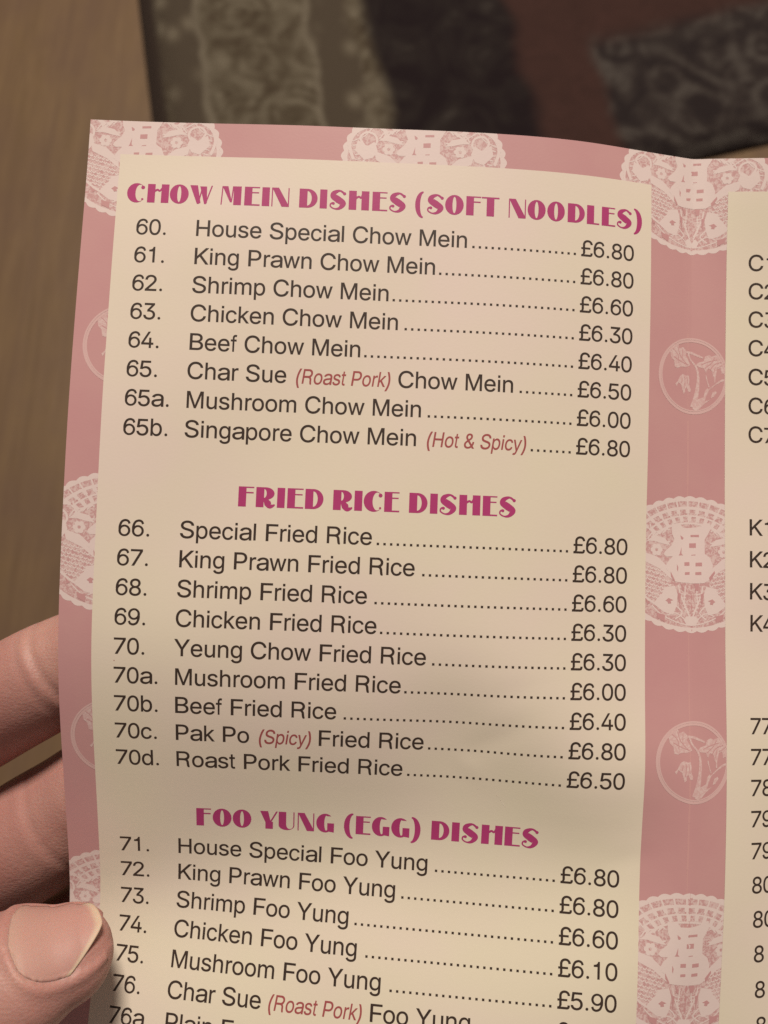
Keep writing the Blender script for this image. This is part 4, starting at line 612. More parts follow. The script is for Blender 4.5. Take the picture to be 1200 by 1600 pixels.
'm': [[[73,0,53,0,53,126],[53,253,53,379,72,379],[92,379,112,379,112,351],[112,323,112,295,111,295],[109,295,108,295,113,316],[121,332,132,346,144,359],[157,369,172,376,187,383],[203,386,219,386,247,386],[270,378,287,361,305,344],[316,322,321,295,318,295],[315,295,312,295,317,313],[325,329,337,343,349,357],[364,367,381,375,398,382],[416,386,437,386,459,386],[479,381,497,372,515,362],[530,348,541,328,551,309],[557,285,557,255,557,170],[557,85,557,0,536,0],[516,0,496,0,496,85],[496,169,496,254,496,281],[488,301,473,313,457,325],[439,330,419,330,402,330],[387,327,374,320,362,313],[352,303,345,290,339,278],[335,263,335,247,335,165],[335,82,335,0,315,0],[295,0,274,0,274,87],[274,173,274,260,274,281],[267,298,253,311,239,324],[221,330,199,330,185,330],[171,327,158,320,144,313],[134,303,126,289,118,276],[114,258,114,238,114,159],[114,79,114,0,93,0]]],
'n': [[[114,249,114,227,114,151],[114,76,114,0,93,0],[73,0,53,0,53,126],[53,253,53,379,72,379],[92,379,112,379,112,349],[112,318,112,287,109,287],[106,287,102,287,114,322],[131,347,152,362,174,377],[199,384,227,384,253,384],[276,379,295,369,314,358],[330,342,341,321,352,299],[357,273,357,240,357,160],[357,80,357,0,337,0],[316,0,296,0,296,78],[296,157,296,235,296,265],[288,288,273,304,258,321],[237,329,210,329,192,329],[175,325,161,317,146,309],[135,298,126,283,118,267]]],
'o': [[[242,-8,207,-8,173,-8],[143,0,117,16,91,33],[71,56,56,85,41,114],[34,149,34,187,34,227],[41,262,56,291,71,321],[91,343,117,360,143,376],[173,384,207,384,242,384],[273,376,299,360,325,343],[345,321,359,291,374,262],[381,227,381,187,381,149],[374,114,359,85,345,56],[325,33,299,16,273,0]],[[182,46,207,46,233,46],[254,53,270,66,287,79],[299,96,307,117,315,139],[319,162,319,187,319,213],[315,236,307,258,299,280],[287,297,270,310,254,323],[233,330,207,330,182,330],[161,323,145,310,129,297],[116,280,108,258,100,237],[96,213,96,187,96,162],[100,139,108,117,116,96],[129,79,145,66,161,53]]],
'p': [[[73,-143,53,-143,53,31],[53,205,53,379,72,379],[92,379,112,379,112,359],[112,339,112,319,114,319],[116,319,118,319,123,327],[129,336,137,346,145,356],[157,365,171,373,186,381],[205,384,229,384,261,384],[289,376,313,361,337,345],[356,322,370,293,383,263],[390,229,390,189,390,149],[383,114,370,84,356,55],[337,32,313,16,289,0],[261,-8,229,-8,206,-8],[187,-4,173,4,158,12],[146,21,138,31,130,42],[123,51,118,59,117,59],[115,59,114,59,114,-8],[114,-76,114,-143,93,-143]],[[197,47,220,47,244,47],[263,53,279,66,295,78],[308,95,316,117,324,138],[328,162,328,189,328,216],[324,240,316,261,308,282],[296,299,280,311,264,324],[244,330,220,330,197,330],[177,324,161,312,145,300],[133,284,125,263,117,242],[113,217,113,189,113,161],[117,136,125,115,133,94],[146,77,162,65,178,53]]],
'r': [[[73,0,53,0,53,126],[53,253,53,379,72,379],[92,379,112,379,112,360],[112,340,112,321,113,321],[114,321,115,321,122,340],[135,355,152,367,170,379],[190,385,213,385,218,385],[223,385,229,384,235,384],[240,384,243,384,243,363],[243,343,243,322,242,323],[237,323,230,324,223,325],[215,326,207,326,189,326],[173,322,159,315,145,307],[134,297,126,284,118,270],[114,255,114,237,114,158],[114,79,114,0,93,0]]],
's': [[[211,-8,182,-8,156,-8],[133,-4,112,3,92,11],[75,23,62,38,49,53],[40,72,36,94,55,98],[74,102,94,107,99,86],[109,70,124,60,139,50],[158,45,181,45,208,45],[229,51,244,62,260,74],[268,87,268,103,268,116],[263,127,254,136,245,144],[231,151,212,155,191,160],[170,165,149,170,115,178],[89,191,72,208,55,225],[47,247,47,274,47,296],[53,315,65,332,77,348],[94,361,115,370,136,380],[160,384,187,384,213,384],[235,380,254,372,272,365],[287,353,299,339,310,325],[319,309,324,290,305,286],[287,281,268,277,263,292],[255,304,243,316,230,327],[212,333,187,333,165,333],[146,327,131,317,116,306],[109,293,109,277,109,263],[114,252,124,243,134,235],[150,228,172,223,191,218],[210,214,229,209,264,201],[290,188,306,171,323,154],[331,133,331,107,331,84],[325,64,312,47,300,30],[282,16,260,6,237,-3]]],
't': [[[138,379,204,379,204,362],[204,344,204,327,138,327],[72,327,6,327,6,344],[6,362,6,379,72,379]],[[65,345,65,471,85,471],[106,471,126,471,126,347],[126,222,126,98,126,81],[129,69,136,61,143,54],[154,50,170,50,174,50],[179,50,185,51,191,52],[197,53,202,54,206,36],[209,19,213,2,207,0],[200,-2,192,-3,184,-4],[176,-4,168,-4,136,-4],[110,4,92,21,74,38],[65,62,65,93,65,219]]],
'u': [[[211,-5,182,-5,157,-5],[134,0,115,11,95,21],[80,37,69,59,58,80],[53,107,53,139,53,219],[53,299,53,379,73,379],[93,379,114,379,114,301],[114,222,114,144,114,114],[121,91,137,75,152,58],[173,50,200,50,218,50],[235,54,249,62,264,70],[275,81,283,97,292,112],[296,131,296,153,296,228],[296,304,296,379,316,379],[337,379,357,379,357,253],[357,126,357,0,337,0],[318,0,298,0,298,31],[298,61,298,92,301,92],[304,92,307,92,295,57],[279,32,257,17,235,2]]],
'w': [[[158,0,138,0,99,126],[61,253,23,379,44,379],[66,379,87,379,103,324],[118,269,133,214,140,191],[147,165,154,137,161,108],[168,76,175,41,172,41],[168,41,165,41,172,75],[179,106,186,135,193,163],[199,190,206,214,221,269],[237,324,252,379,273,379],[295,379,316,379,332,324],[347,269,362,214,368,190],[375,164,382,136,388,107],[395,76,402,41,399,41],[395,41,391,41,399,75],[406,107,413,135,420,164],[427,190,434,214,449,269],[465,324,480,379,502,379],[523,379,545,379,506,253],[468,126,429,0,409,0],[389,0,368,0,352,57],[335,114,319,172,314,189],[309,207,305,225,300,243],[295,261,291,280,286,299],[281,318,277,338,281,338],[286,338,291,338,286,319],[281,299,277,280,272,261],[267,243,263,225,258,206],[253,189,248,172,231,114],[215,57,199,0,178,0]]],
'y': [[[51,-140,47,-139,52,-121],[57,-103,61,-86,65,-86],[68,-87,71,-87,83,-90],[94,-91,104,-89,114,-87],[122,-82,130,-74,138,-66],[145,-53,151,-36,155,-24],[159,-13,163,-1,114,126],[66,252,17,379,40,379],[62,379,84,379,111,305],[138,230,165,155,174,132],[181,109,187,87,193,64],[199,42,206,21,198,21],[191,21,184,21,190,42],[196,64,202,87,209,110],[216,132,224,155,251,230],[278,305,305,379,327,379],[349,379,371,379,316,234],[260,88,204,-58,196,-78],[187,-94,177,-107,166,-120],[153,-129,139,-136,125,-142],[109,-145,91,-145,81,-145],[72,-144,65,-143,57,-142]]],
'b': [[[261,-8,229,-8,206,-8],[187,-4,172,4,158,12],[146,21,138,31,129,42],[123,51,118,59,116,59],[114,59,112,59,112,39],[112,20,112,0,92,0],[72,0,53,0,53,170],[53,339,53,509,73,509],[93,509,114,509,114,446],[114,382,114,319,115,319],[117,319,118,319,123,327],[129,336,137,346,145,356],[157,365,171,373,186,381],[205,384,229,384,261,384],[289,376,313,361,337,345],[356,322,370,293,383,263],[390,229,390,189,390,149],[383,114,370,84,356,55],[337,32,313,16,289,0]],[[197,47,220,47,244,47],[263,53,279,66,295,78],[308,95,316,117,324,138],[328,162,328,189,328,216],[324,240,316,261,308,282],[296,299,280,311,264,324],[244,330,220,330,197,330],[177,324,161,312,145,300],[133,284,125,263,117,242],[113,217,113,189,113,161],[117,136,125,115,133,94],[146,77,162,65,178,53]]]}
ADV = {' ':278,'.':278,'(':333,')':333,'&':667,'B':667,'C':722,'F':611,'H':722,'K':667,'M':833,'P':667,'R':722,'S':667,'Y':667,'a':556,'b':556,'c':500,'d':556,'e':556,'f':278,'g':556,'h':556,'i':222,'k':500,'l':222,'m':833,'n':556,'o':556,'p':556,'r':333,'s':500,'t':278,'u':556,'w':722,'y':500}
BOX = {'C':(44,-19,681,737),'B':(74,0,627,718),'F':(86,0,583,718),'H':(77,0,646,718),'K':(76,0,663,718),'M':(73,0,761,718),'P':(86,0,622,718),'R':(88,0,684,718),'S':(49,-19,620,737),'Y':(14,0,653,718),
'a':(36,-15,530,538),'b':(58,-15,517,718),'c':(30,-15,477,538),'d':(35,-15,499,718),'e':(40,-15,516,538),'f':(14,0,262,728),'g':(40,-220,499,538),'h':(65,0,491,718),'i':(67,0,155,718),'k':(67,0,501,718),'l':(67,0,155,718),'m':(65,0,769,538),'n':(65,0,491,538),'o':(35,-14,521,538),'p':(58,-207,517,538),'r':(77,0,332,538),'s':(32,-15,464,538),'t':(14,-7,257,669),'u':(68,-15,489,523),'w':(14,0,709,523),'y':(11,-214,489,523),
'0':(37,-19,519,703),'1':(101,0,359,703),'2':(26,0,507,703),'3':(34,-19,522,703),'4':(25,0,523,703),'5':(32,-19,514,688),'6':(38,-19,518,703),'7':(37,0,523,688),'8':(38,-19,517,703),'9':(42,-19,514,703),'.':(87,0,191,106),'£':(33,-16,539,718),'&':(44,-15,645,718),'(':(68,-207,299,733),')':(34,-207,265,733)}
for d in '0123456789£': ADV[d] = 556
KX = 1.018
_cache = {}
def embolden(L, d):
    P = np.array(L, float); n = len(P)
    keep = [k for k in range(n) if np.linalg.norm(P[k] - P[k - 1]) > 1e-5]; P = P[keep]
    a = P - np.roll(P, 1, 0); b = np.roll(P, -1, 0) - P
    a /= np.linalg.norm(a, axis=1)[:, None]; b /= np.linalg.norm(b, axis=1)[:, None]
    na = np.stack([a[:, 1], -a[:, 0]], 1); nb = np.stack([b[:, 1], -b[:, 0]], 1)
    m = na + nb; m /= np.maximum(1e-6, np.linalg.norm(m, axis=1))[:, None]
    c = np.clip((m * na).sum(1), .5, 1)
    sgn = FONT_DIR
    return [tuple(p) for p in P + sgn * m * (d / c)[:, None]]
FONT_DIR = -1.0                     # the outlines run clockwise
def own_glyph(ch):
    t = .09
    if ch in '69':
        bowl = [arc(.279, .222, .247, .247, 0, 348, 29), arc(.279, .222, .149, .162, 360, 12, 29)]
        st = brush([(.480, .520), (.425, .625), (.300, .663), (.165, .600), (.092, .440), (.080, .300), (.092, .190)], [.094, .094, .093, .096, .098, .098, .09], 7)
        L = bowl + [st]
        if ch == '9': L = [[(.556 - x, .684 - y) for x, y in q] for q in L]
        return fill(L, .13)
    if ch == '1':
        return fill([ccw([(.256, 0), (.356, 0), (.356, .708), (.282, .708), (.258, .645), (.212, .596), (.100, .572), (.100, .494), (.256, .494)])], .13)
    if ch == 'l': return fill([box(.060, 0, .162, .722)], .13)
    if ch == 'i': return fill([box(.060, 0, .162, .527), box(.060, .614, .162, .722)], .13)
    if ch == 'R':
        o = [[(.082, 0), (.188, 0), (.188, .724), (.082, .724)],
             ccw([(.170, .630), (.400, .630)] + arc(.400, .511, .140, .119, 90, -90, 12) + [(.170, .392), (.170, .294), (.420, .294)] + arc(.420, .509, .230, .215, -90, 90, 16) + [(.170, .724)]),
             brush([(.40, .335), (.50, .315), (.555, .235), (.568, .130), (.590, .020), (.640, .002)], [.08, .098, .106, .106, .102, .06], 6)]
        return fill(o, .13)
    return None
def glyph(ch):
    if ch in _cache: return _cache[ch]
    g = own_glyph(ch)
    if g is not None:
        _cache[ch] = g; return g
    loops = []
    for s in GLY[ch]:
        n = len(s); L = []
        for k in range(n):
            a, b = s[k], s[(k + 1) % n]
            p0, p1, p2, p3 = np.array(a[2:4]), np.array(a[4:6]), np.array(b[0:2]), np.array(b[2:4])
            straight = abs(np.cross(p1 - p0, p3 - p0)) + abs(np.cross(p2 - p0, p3 - p0)) < 60
            m = 1 if straight else 5
            for q in range(m):
                t = q / m
                L.append((1-t)**3*p0 + 3*(1-t)**2*t*p1 + 3*(1-t)*t*t*p2 + t**3*p3)
        loops.append(np.array(L))
    A = np.concatenate(loops); lo, hi = A.min(0), A.max(0)
    x0, y0, x1, y1 = BOX[ch]
    sc = np.array((x1 - x0, y1 - y0)) / (hi - lo)
    loops = [[tuple(p) for p in ((L - lo) * sc + (x0, y0)) / 1000.0] for L in loops]
    loops = [embolden(L, .0075) for L in loops]
    _cache[ch] = fill(loops, .13)
    return _cache[ch]
def width(s): return sum(ADV[c] for c in s) / 1000.0
def text(pr, s, u, v, mi=0, size=1.0, kx=KX, shear=0.0):
    for ch in s:
        if ch != ' ':
            pr.add(glyph(ch), O_TXT, mi, lambda p, u=u: np.stack([u + (p[:, 0] + shear * p[:, 1]) * size * kx * (1 if not shear else 1), v + p[:, 1] * size], 1))
        u += ADV[ch] / 1000.0 * size * kx
    return u
def note(pr, s, u0, u1, v):         # narrow slanted red note between brackets
    size = .885
    kx = (u1 - u0) / (width(s) * size * 1.0)
    text(pr, s, u0 - .03, v, 1, size, kx, .16)
U_NAME, U_PRICE, U_DOT = 2.585, 22.097, 19.285
def dots(pr, u0, v):
    n = int(round((U_DOT - u0) / .2832))
    q = .052
    for k in range(n + 1):
        c = U_DOT - k * .2832
        pr.add(fill([[(c-q, v), (c+q, v), (c+q, v+2*q), (c-q, v+2*q)]], 1), O_TXT, 0)
ROWS = {'60': -0.037, '61': -1.3, '62': -2.563, '63': -3.819, '64': -5.08, '65': -6.337, '65a': -7.599, '65b': -8.856, '66': -13.166, '67': -14.419, '68': -15.678, '69': -16.933, '70': -18.19, '70a': -19.453, '70b': -20.714, '70c': -21.971, '70d': -23.233, '71': -27.543, '72': -28.794, '73': -30.061, '74': -31.323, '75': -32.591, '76': -33.848, '76a': -35.148}
# number, name, (note, start, end, rest, rest start), dots from, price
MENU = [('60','House Special Chow Mein',None,14.76,'£6.80'),('61','King Prawn Chow Mein',None,13.35,'£6.80'),('62','Shrimp Chow Mein',None,11.37,'£6.60'),('63','Chicken Chow Mein',None,11.94,'£6.30'),('64','Beef Chow Mein',None,10.25,'£6.40'),
('65','Char Sue',('(Roast Pork)',7.24,11.38,'Chow Mein',11.645),16.99,'£6.50'),('65a','Mushroom Chow Mein',None,13.05,'£6.00'),('65b','Singapore Chow Mein',('(Hot & Spicy)',12.97,17.37,'',0),17.54,'£6.80'),
('66','Special Fried Rice',None,11.09,'£6.80'),('67','King Prawn Fried Rice',None,13.06,'£6.80'),('68','Shrimp Fried Rice',None,11.09,'£6.60'),('69','Chicken Fried Rice',None,11.37,'£6.30'),('70','Yeung Chow Fried Rice',None,13.62,'£6.30'),('70a','Mushroom Fried Rice',None,12.50,'£6.00'),('70b','Beef Fried Rice',None,9.95,'£6.40'),('70c','Pak Po',('(Spicy)',6.22,8.55,'Fried Rice',8.765),13.64,'£6.80'),('70d','Roast Pork Fried Rice',None,12.78,'£6.50'),
('71','House Special Foo Yung',None,14.21,'£6.80'),('72','King Prawn Foo Yung',None,12.78,'£6.80'),('73','Shrimp Foo Yung',None,10.80,'£6.60'),('74','Chicken Foo Yung',None,11.35,'£6.10'),('75','Mushroom Foo Yung',None,12.48,'£5.90'),('76','Char Sue',('(Roast Pork)',7.16,11.34,'Foo Yung',11.58),17.0,'£'),('76a','Plain Foo Yung',None,10.6,'')]
for num, name, nt, d0, price in MENU:
    v = ROWS[num]; pr = Print()
    text(pr, num + '.', 0.0, v)
    text(pr, name, U_NAME, v)
    if nt:
        note(pr, nt[0], nt[1], nt[2], v)
        if nt[3]: text(pr, nt[3], nt[4], v)
    dots(pr, d0, v)
    if price: text(pr, price, U_PRICE - 2.502 * KX, v)
    pr.build('dish_line', [M_INK, M_RED], front)
RIGHT = [('C1',27.637,-.001),('C2',27.666,-1.3),('C3',27.687,-2.603),('C4',27.706,-3.919),('C5',27.724,-5.242),('C6',27.74,-6.561),('C7',27.75,-7.876),('K1',27.80,-12.087),('K2',27.81,-13.514),('K3',27.825,-14.937),('K4',27.86,-16.352),('77',27.81,-20.816),('77',27.82,-22.142),('78',27.837,-23.466),('79',27.863,-24.798),('79',27.909,-26.163),('80',27.993,-27.623),('80',28.095,-29.089),('8',28.201,-30.571),('8',28.314,-32.096),('8',28.43,-33.63)]
for s, u, v in RIGHT:
    pr = Print(); text(pr, s, u - BOX[s[0]][0] / 1000.0, v + .015); pr.build('dish_number', [M_INK], inner)

# ------------------------------------------------------------------ headline lettering: fat stems, hairline strokes
CH = .86; ST = .335; TH = .068
def disc(x, y, r, n=12): return arc(x, y, r, r, 0, 360 - 360 / n, n - 1)
def head_glyph(c, w):
    h, s, t = CH, ST, TH
    if c == 'C':
        return [arc(.52*w, h/2, .52*w, h/2+.02, 50, 310, 26) + arc(.70*w, h/2, .24*w, h/2-.045, 296, 64, 20), disc(.86*w, .80*h, .085), disc(.86*w, .17*h, .05)]
    if c == 'O': return [arc(.5*w, h/2, .5*w, h/2+.02, 0, 345, 23), arc(.5*w, h/2, .085, .37, 360, 15, 23)]
    if c == 'D':
        return [[(0, 0), (.45*w, 0)] + arc(.45*w, h/2, .55*w, h/2, -86, 86) + [(0, h)], arc(.44*w, h/2, .19, h/2-.10, 90, -90, 14)]
    if c == 'G':
        return [arc(.50*w, h/2, .50*w, h/2+.02, 48, 290) + [(w*.70, .03), (w, 0), (w, .50*h), (w*.62, .50*h), (w*.62, .13*h)] + arc(.56*w, h/2, .085, .36, 290, 70, 14)[::-1][::-1] ]
    if c == 'I': return [box(0, 0, w, h)]
    if c == 'E': return [box(0, 0, s, h), box(s-.02, h-.055, w*.98, h), box(s-.02, .66*h, w*.93, .66*h+.055), box(s-.02, 0, w, t)]
    if c == 'F': return [box(0, 0, s, h), box(s-.02, h-.055, w, h), box(s-.02, .67*h, w*.97, .67*h+.06)]
    if c == 'L': return [box(0, 0, s, h), box(s-.02, 0, w, t)]
    if c == 'T': return [box(w/2-s/2, 0, w/2+s/2, h), box(0, h-t, w, h)]
    if c == 'H': return [box(0, 0, s, h), box(w-s, 0, w, h), brush([(s-.03, .62*h), (s+.10, .70*h), (s+.20, .64*h), (w-s+.03, .80*h)], [.10, .09, .08, .07])]
    if c == 'N': return [box(0, 0, .05, h), ccw([(.02, h), (.02, h-.02), (w-s*.95, 0), (w, 0), (w, .04), (s*.9, h)]), box(w-.05, 0, w, h)]
    if c == 'M': return [ccw([(0, 0), (.05, 0), (.09, h), (.04, h)]), ccw([(.05, h), (.30, h), (.56*w, .12), (.46*w, .12)]), ccw([(.50*w, .12), (.55*w, .12), (w-s+.02, h), (w-s-.05, h)]), box(w-s, 0, w, h)]
    if c == 'W': return [ccw([(0, h), (s, h), (.50*w, .05), (.40*w, 0), (.34*w, 0)]), ccw([(.36*w, 0), (.42*w, 0), (.56*w, .78*h), (.50*w, .78*h)]), ccw([(.44*w, .95*h), (.44*w+s*.9, .95*h), (.78*w, .06), (.72*w, 0), (.66*w, 0)]), ccw([(.68*w, 0), (.74*w, 0), (w, h), (.94*w, h)])]
    if c == 'S':
        return [brush([(.90*w, .80*h), (.62*w, .965*h), (.30*w, .86*h), (.24*w, .68*h), (.52*w, .50*h), (.80*w, .30*h), (.62*w, .06*h), (.34*w, .01*h), (.10*w, .12*h), (.10*w, .26*h), (.24*w, .32*h)], [.10, .08, .20, .27, .31, .27, .14, .06, .06, .07, .09]), disc(.88*w, .82*h, .07), disc(.25*w, .29*h, .065)]
    if c == 'R':
        return [box(0, 0, s, h), [(s-.02, .38*h)] + [(.52*w, .38*h)] + arc(.50*w, .69*h, .46*w, .31*h, -80, 90, 14) + [(s-.02, h)], arc(s+.01, .69*h, .105, .22*h, 90, -90, 10),
                brush([(.48*w, .42*h), (.62*w, .20*h), (.74*w, .06*h), (.92*w, .10*h), (.98*w, .16*h)], [.16, .30, .20, .10, .05])]
    if c == 'Y': return [ccw([(0, h), (s*1.05, h), (.60*w, .40*h), (.66*w, .36*h), (.30*w, .36*h)]), box(.30*w, 0, .30*w+s, .40*h), ccw([(.55*w, .40*h), (.62*w, .36*h), (w, h), (.90*w, h)])]
    if c == 'U': return [[(0, h), (0, .25*h)] + arc(.5*w, .25*h, .5*w, .27*h, 180, 360, 16) + [(w, h), (w-.05, h)] + arc(.5*w+s/2-.02, .25*h, .5*w-s/2-.03, .20*h, 0, -180, 14) + [(s, .25*h), (s, h)]]
    if c == '(': return [arc(w, h*.43, w, h*.70, 90, 270, 18) + arc(w*1.05, h*.43, w*.42, h*.62, 270, 90, 18)]
    if c == ')': return [[(w - x, y) for x, y in (arc(w, h*.43, w, h*.70, 90, 270, 18) + arc(w*1.05, h*.43, w*.42, h*.62, 270, 90, 18))]]
HEADS = [(1.425, [('C',-.491,.306),('H',.405,1.347),('O',1.386,2.217),('W',2.261,3.259),('M',3.636,4.527),('E',4.667,5.346),('I',5.437,5.766),('N',5.857,6.626),('D',7.066,7.863),('I',7.966,8.28),('S',8.369,9.127),('H',9.23,10.119),('E',10.259,10.924),('S',10.977,11.743),('(',12.136,12.48),('S',12.636,13.406),('O',13.45,14.267),('F',14.378,15.03),('T',15.058,15.838),('N',16.261,17.024),('O',17.098,17.911),('O',17.984,18.783),('D',18.917,19.703),('L',19.803,20.386),('E',20.499,21.146),('S',21.196,21.959),(')',22.06,22.45)]),
(-11.735, [('F',5.035,5.70),('R',5.79,6.61),('I',6.697,7.026),('E',7.13,7.827),('D',7.896,8.678),('R',9.094,9.925),('I',10.003,10.338),('C',10.397,11.224),('E',11.28,11.93),('D',12.34,13.126),('I',13.237,13.56),('S',13.623,14.387),('H',14.488,15.399),('E',15.503,16.143),('S',16.193,16.963)]),
(-26.135, [('F',3.48,4.137),('O',4.204,5.044),('O',5.094,5.927),('Y',6.317,7.10),('U',7.14,7.842),('N',7.985,8.72),('G',8.811,9.601),('(',10.04,10.43),('E',10.564,11.224),('G',11.273,12.052),('G',12.128,12.934),(')',13.02,13.42),('D',13.895,14.683),('I',14.787,15.123),('S',15.203,15.96),('H',16.08,16.997),('E',17.089,17.76),('S',17.807,18.557)])]
for v0, letters in HEADS:
    pr = Print()
    for c, a, b in letters:
        loops = head_glyph(c, b - a)
        if c in 'CG(':
            loops = [ccw(L) for L in loops]
        if c == ')': loops = [ccw(L) for L in loops]
        if c == 'U': loops = [ccw(L) for L in loops]
        pr.add(fill(loops, .13), O_TXT, 0, lambda p, a=a: np.stack([p[:, 0] + a, p[:, 1] + v0], 1))
    pr.build('heading', [M_MAG], front)

# ------------------------------------------------------------------ papercut medallions and flower roundels printed on the border
MX, MY = 3.66, 3.02
def px(L): return ccw([((x - 437) / 189.0, -(y - 650) / 189.0) for x, y in L])
def stroke(L, w): return brush([((x - 437) / 189.0, -(y - 650) / 189.0) for x, y in L], [w] * len(L), 5)
def ell(r0, r1, a0=0.0, a1=360.0, n=72, scallop=0.0, ns=42):
    if a1 - a0 >= 359.9:
        o = [(math.cos(t) * MX * (r1 + scallop * abs(math.sin(t * ns / 2))), math.sin(t) * MY * (r1 + scallop * abs(math.sin(t * ns / 2)))) for t in np.linspace(0, 2 * math.pi, n, endpoint=False)]
        i = [(math.cos(t) * MX * r0, math.sin(t) * MY * r0) for t in np.linspace(0, 2 * math.pi, 60, endpoint=False)][::-1]
        return [o, i]
    T = np.radians(np.linspace(a0, a1, n))
    return [ccw([(math.cos(t) * MX * r1, math.sin(t) * MY * r1) for t in T] + [(math.cos(t) * MX * r0, math.sin(t) * MY * r0) for t in T[::-1]])]
def mirror(L): return ccw([(-x, y) for x, y in L])
def build_medallion_parts():
    parts = []                      # (filled shape, layer offset, material slot)  0 pale  1 border pink
    rnd = random.Random(3)
    def A(loops, off, m=0, step=.30):
        loops = [L for L in loops if len(L) > 2]
        parts.append((fill(loops, min(step, .22), .22), off, m))
    A(ell(.0, .955)[:1], O_MED * .6, 2, .35)
    A(ell(.925, .975, n=252, scallop=.028), O_MED, 0)
    A(ell(.885, .945, 197, 343, 40), O_MED2, 0) if False else None
    light = []
    # top band with little panes
    light += ell(.80, .845, 36, 144, 30); light += ell(.585, .615, 40, 140, 30)
    for a in range(38, 146, 9): light += ell(.60, .95, a - .7, a + .7, 3)
    light += ell(.695, .72, 42, 138, 30)
    for a in range(42, 140, 9):
        light += ell(.62, .70, a + 1.5, a + 5.5, 5); light += ell(.745, .80, a + 3.5, a + 7, 5)
    # fish on both sides, tails up
    body = px([(30,600),(110,640),(215,700),(285,790),(300,840),(320,900),(312,1000),(285,1070),(205,1055),(110,985),(40,930),(-40,850),(-90,740),(-60,640)])
    head = px([(215,850),(300,835),(322,905),(314,1000),(284,1072),(205,1055),(115,990),(135,960),(190,900)])
    fin = px([(20,560),(150,600),(250,690),(290,790),(255,770),(170,700),(40,640)])
    tail = px([(-60,640),(-140,560),(-120,470),(-40,520),(20,480),(50,560),(10,620)])
    for sd in (0, 1):
        mm = mirror if sd else (lambda L: L)
        light += [mm(head), mm(fin), mm(tail)]
        light += [mm(stroke([(120,985),(40,930),(-40,850),(-95,740),(-60,640)], .10))]
        for r in range(9):
            for q in range(10):
                x = -70 + q * 34 + (r % 2) * 17; y = 640 + r * 34 + q * 9
                if wind(((x-437)/189., -(y-650)/189.), [body]) and not wind(((x-437)/189., -(y-650)/189.), [head]) and not wind(((x-437)/189., -(y-650)/189.), [fin]):
                    light += [mm(stroke([(x-15, y+2), (x, y+14), (x+15, y+2)], .055))]
        # flower disc, feather leaves, outer leaf pods
        fx, fy = 140, 540
        for k in range(6):
            a = k * 60
            light += [mm(ccw(arc((fx-437)/189. + .17*math.cos(math.radians(a)), -(fy-650)/189. + .17*math.sin(math.radians(a)), .11, .11, 0, 330, 11)))]
        light += [mm(px([(50,470),(120,420),(210,440),(265,500),(200,490),(120,470)]))]
        for k in range(5): light += [mm(stroke([(60+k*34, 455-k*14), (95+k*34, 405-k*10), (135+k*30, 390-k*4)], .06))]
        light += [mm(stroke([(80,330),(110,420),(180,470),(260,470)], .07)), mm(stroke([(130,310),(175,370),(250,330)], .06))]
        light += [mm(stroke([(-150,640),(-185,520),(-150,420),(-60,360),(40,350)], .14)), mm(stroke([(-60,520),(-100,450),(-50,400),(20,420),(40,480),(0,530),(-60,520)], .10))]
        light += [mm(stroke([(-140,470),(-60,430),(20,330)], .05)), mm(stroke([(-200,700),(-215,560),(-190,450)], .10))]
        for k in range(5): light += [mm(stroke([(-170+k*10, 480+k*40), (-130+k*10, 470+k*40)], .05))]
        # legs and bottom leaves
        light += [mm(stroke([(330,830),(345,900),(400,1040),(437,1110)], .06)), mm(stroke([(390,830),(385,900),(380,980),(420,1060)], .05)), mm(stroke([(310,1000),(360,1060),(300,1110)], .06)), mm(stroke([(230,1080),(310,1060),(400,1130)], .05))]
        for k in range(6): light += [mm(stroke([(350+k*6, 900+k*28), (395, 905+k*28)], .05))]
        light += [mm(stroke([(100,1000),(190,1080),(330,1140),(437,1160)], .05))]
    light += [px([(395,1085),(480,1085),(500,1120),(475,1160),(400,1160),(375,1120)])]
    A(light, O_MED2, 0, .4)
    # centre figure with its openings
    fig = px([(270,312),(300,322),(345,312),(375,350),(470,345),(550,325),(565,300),(612,302),(618,350),(592,400),(566,440),(565,560),(612,592),(637,655),(625,720),(597,780),(557,806),(450,812),(340,806),(302,800),(272,740),(215,690),(238,640),(282,592),(225,594),(203,575),(215,550),(270,500),(296,450),(276,400)])
    A([fig], O_MED3, 0, .25)
    hol = []
    for x0, y0, x1, y1 in ((440,402,515,424),(427,474,487,516),(445,569,482,579),(383,634,427,668),(481,634,539,668),(386,717,427,743),(478,713,532,741)): hol.append(px([(x0,y0+4),(x1,y0),(x1,y1-3),(x0,y1)]))
    hol += [px([(350,412),(378,432),(372,448),(356,446)]), px([(345,560),(360,512),(358,575)]), px([(334,582),(350,556),(372,580)]), px([(318,655),(330,680),(326,718),(318,700)]), px([(262,715),(300,790),(292,800),(266,760)]), px([(600,760),(650,700),(655,720),(610,792)]), px([(464,812),(512,812),(500,870),(478,872)]), px([(345,805),(380,850),(378,880),(362,868)])]
    for sd in (0, 1):
        mm = mirror if sd else (lambda L: L)
        hol += [mm(px([(218,960),(245,938),(285,955),(262,962),(268,982),(240,985),(236,970)]))]
        hol += [mm(px([(322,890),(352,900),(340,1010)])), mm(px([(140,1060),(215,1080),(210,1135),(150,1105)])), mm(px([(48,945),(85,985),(60,1000)]))]
    A(hol, O_MED3 + .6e-5, 1, .3)
    return parts
MED = build_medallion_parts()
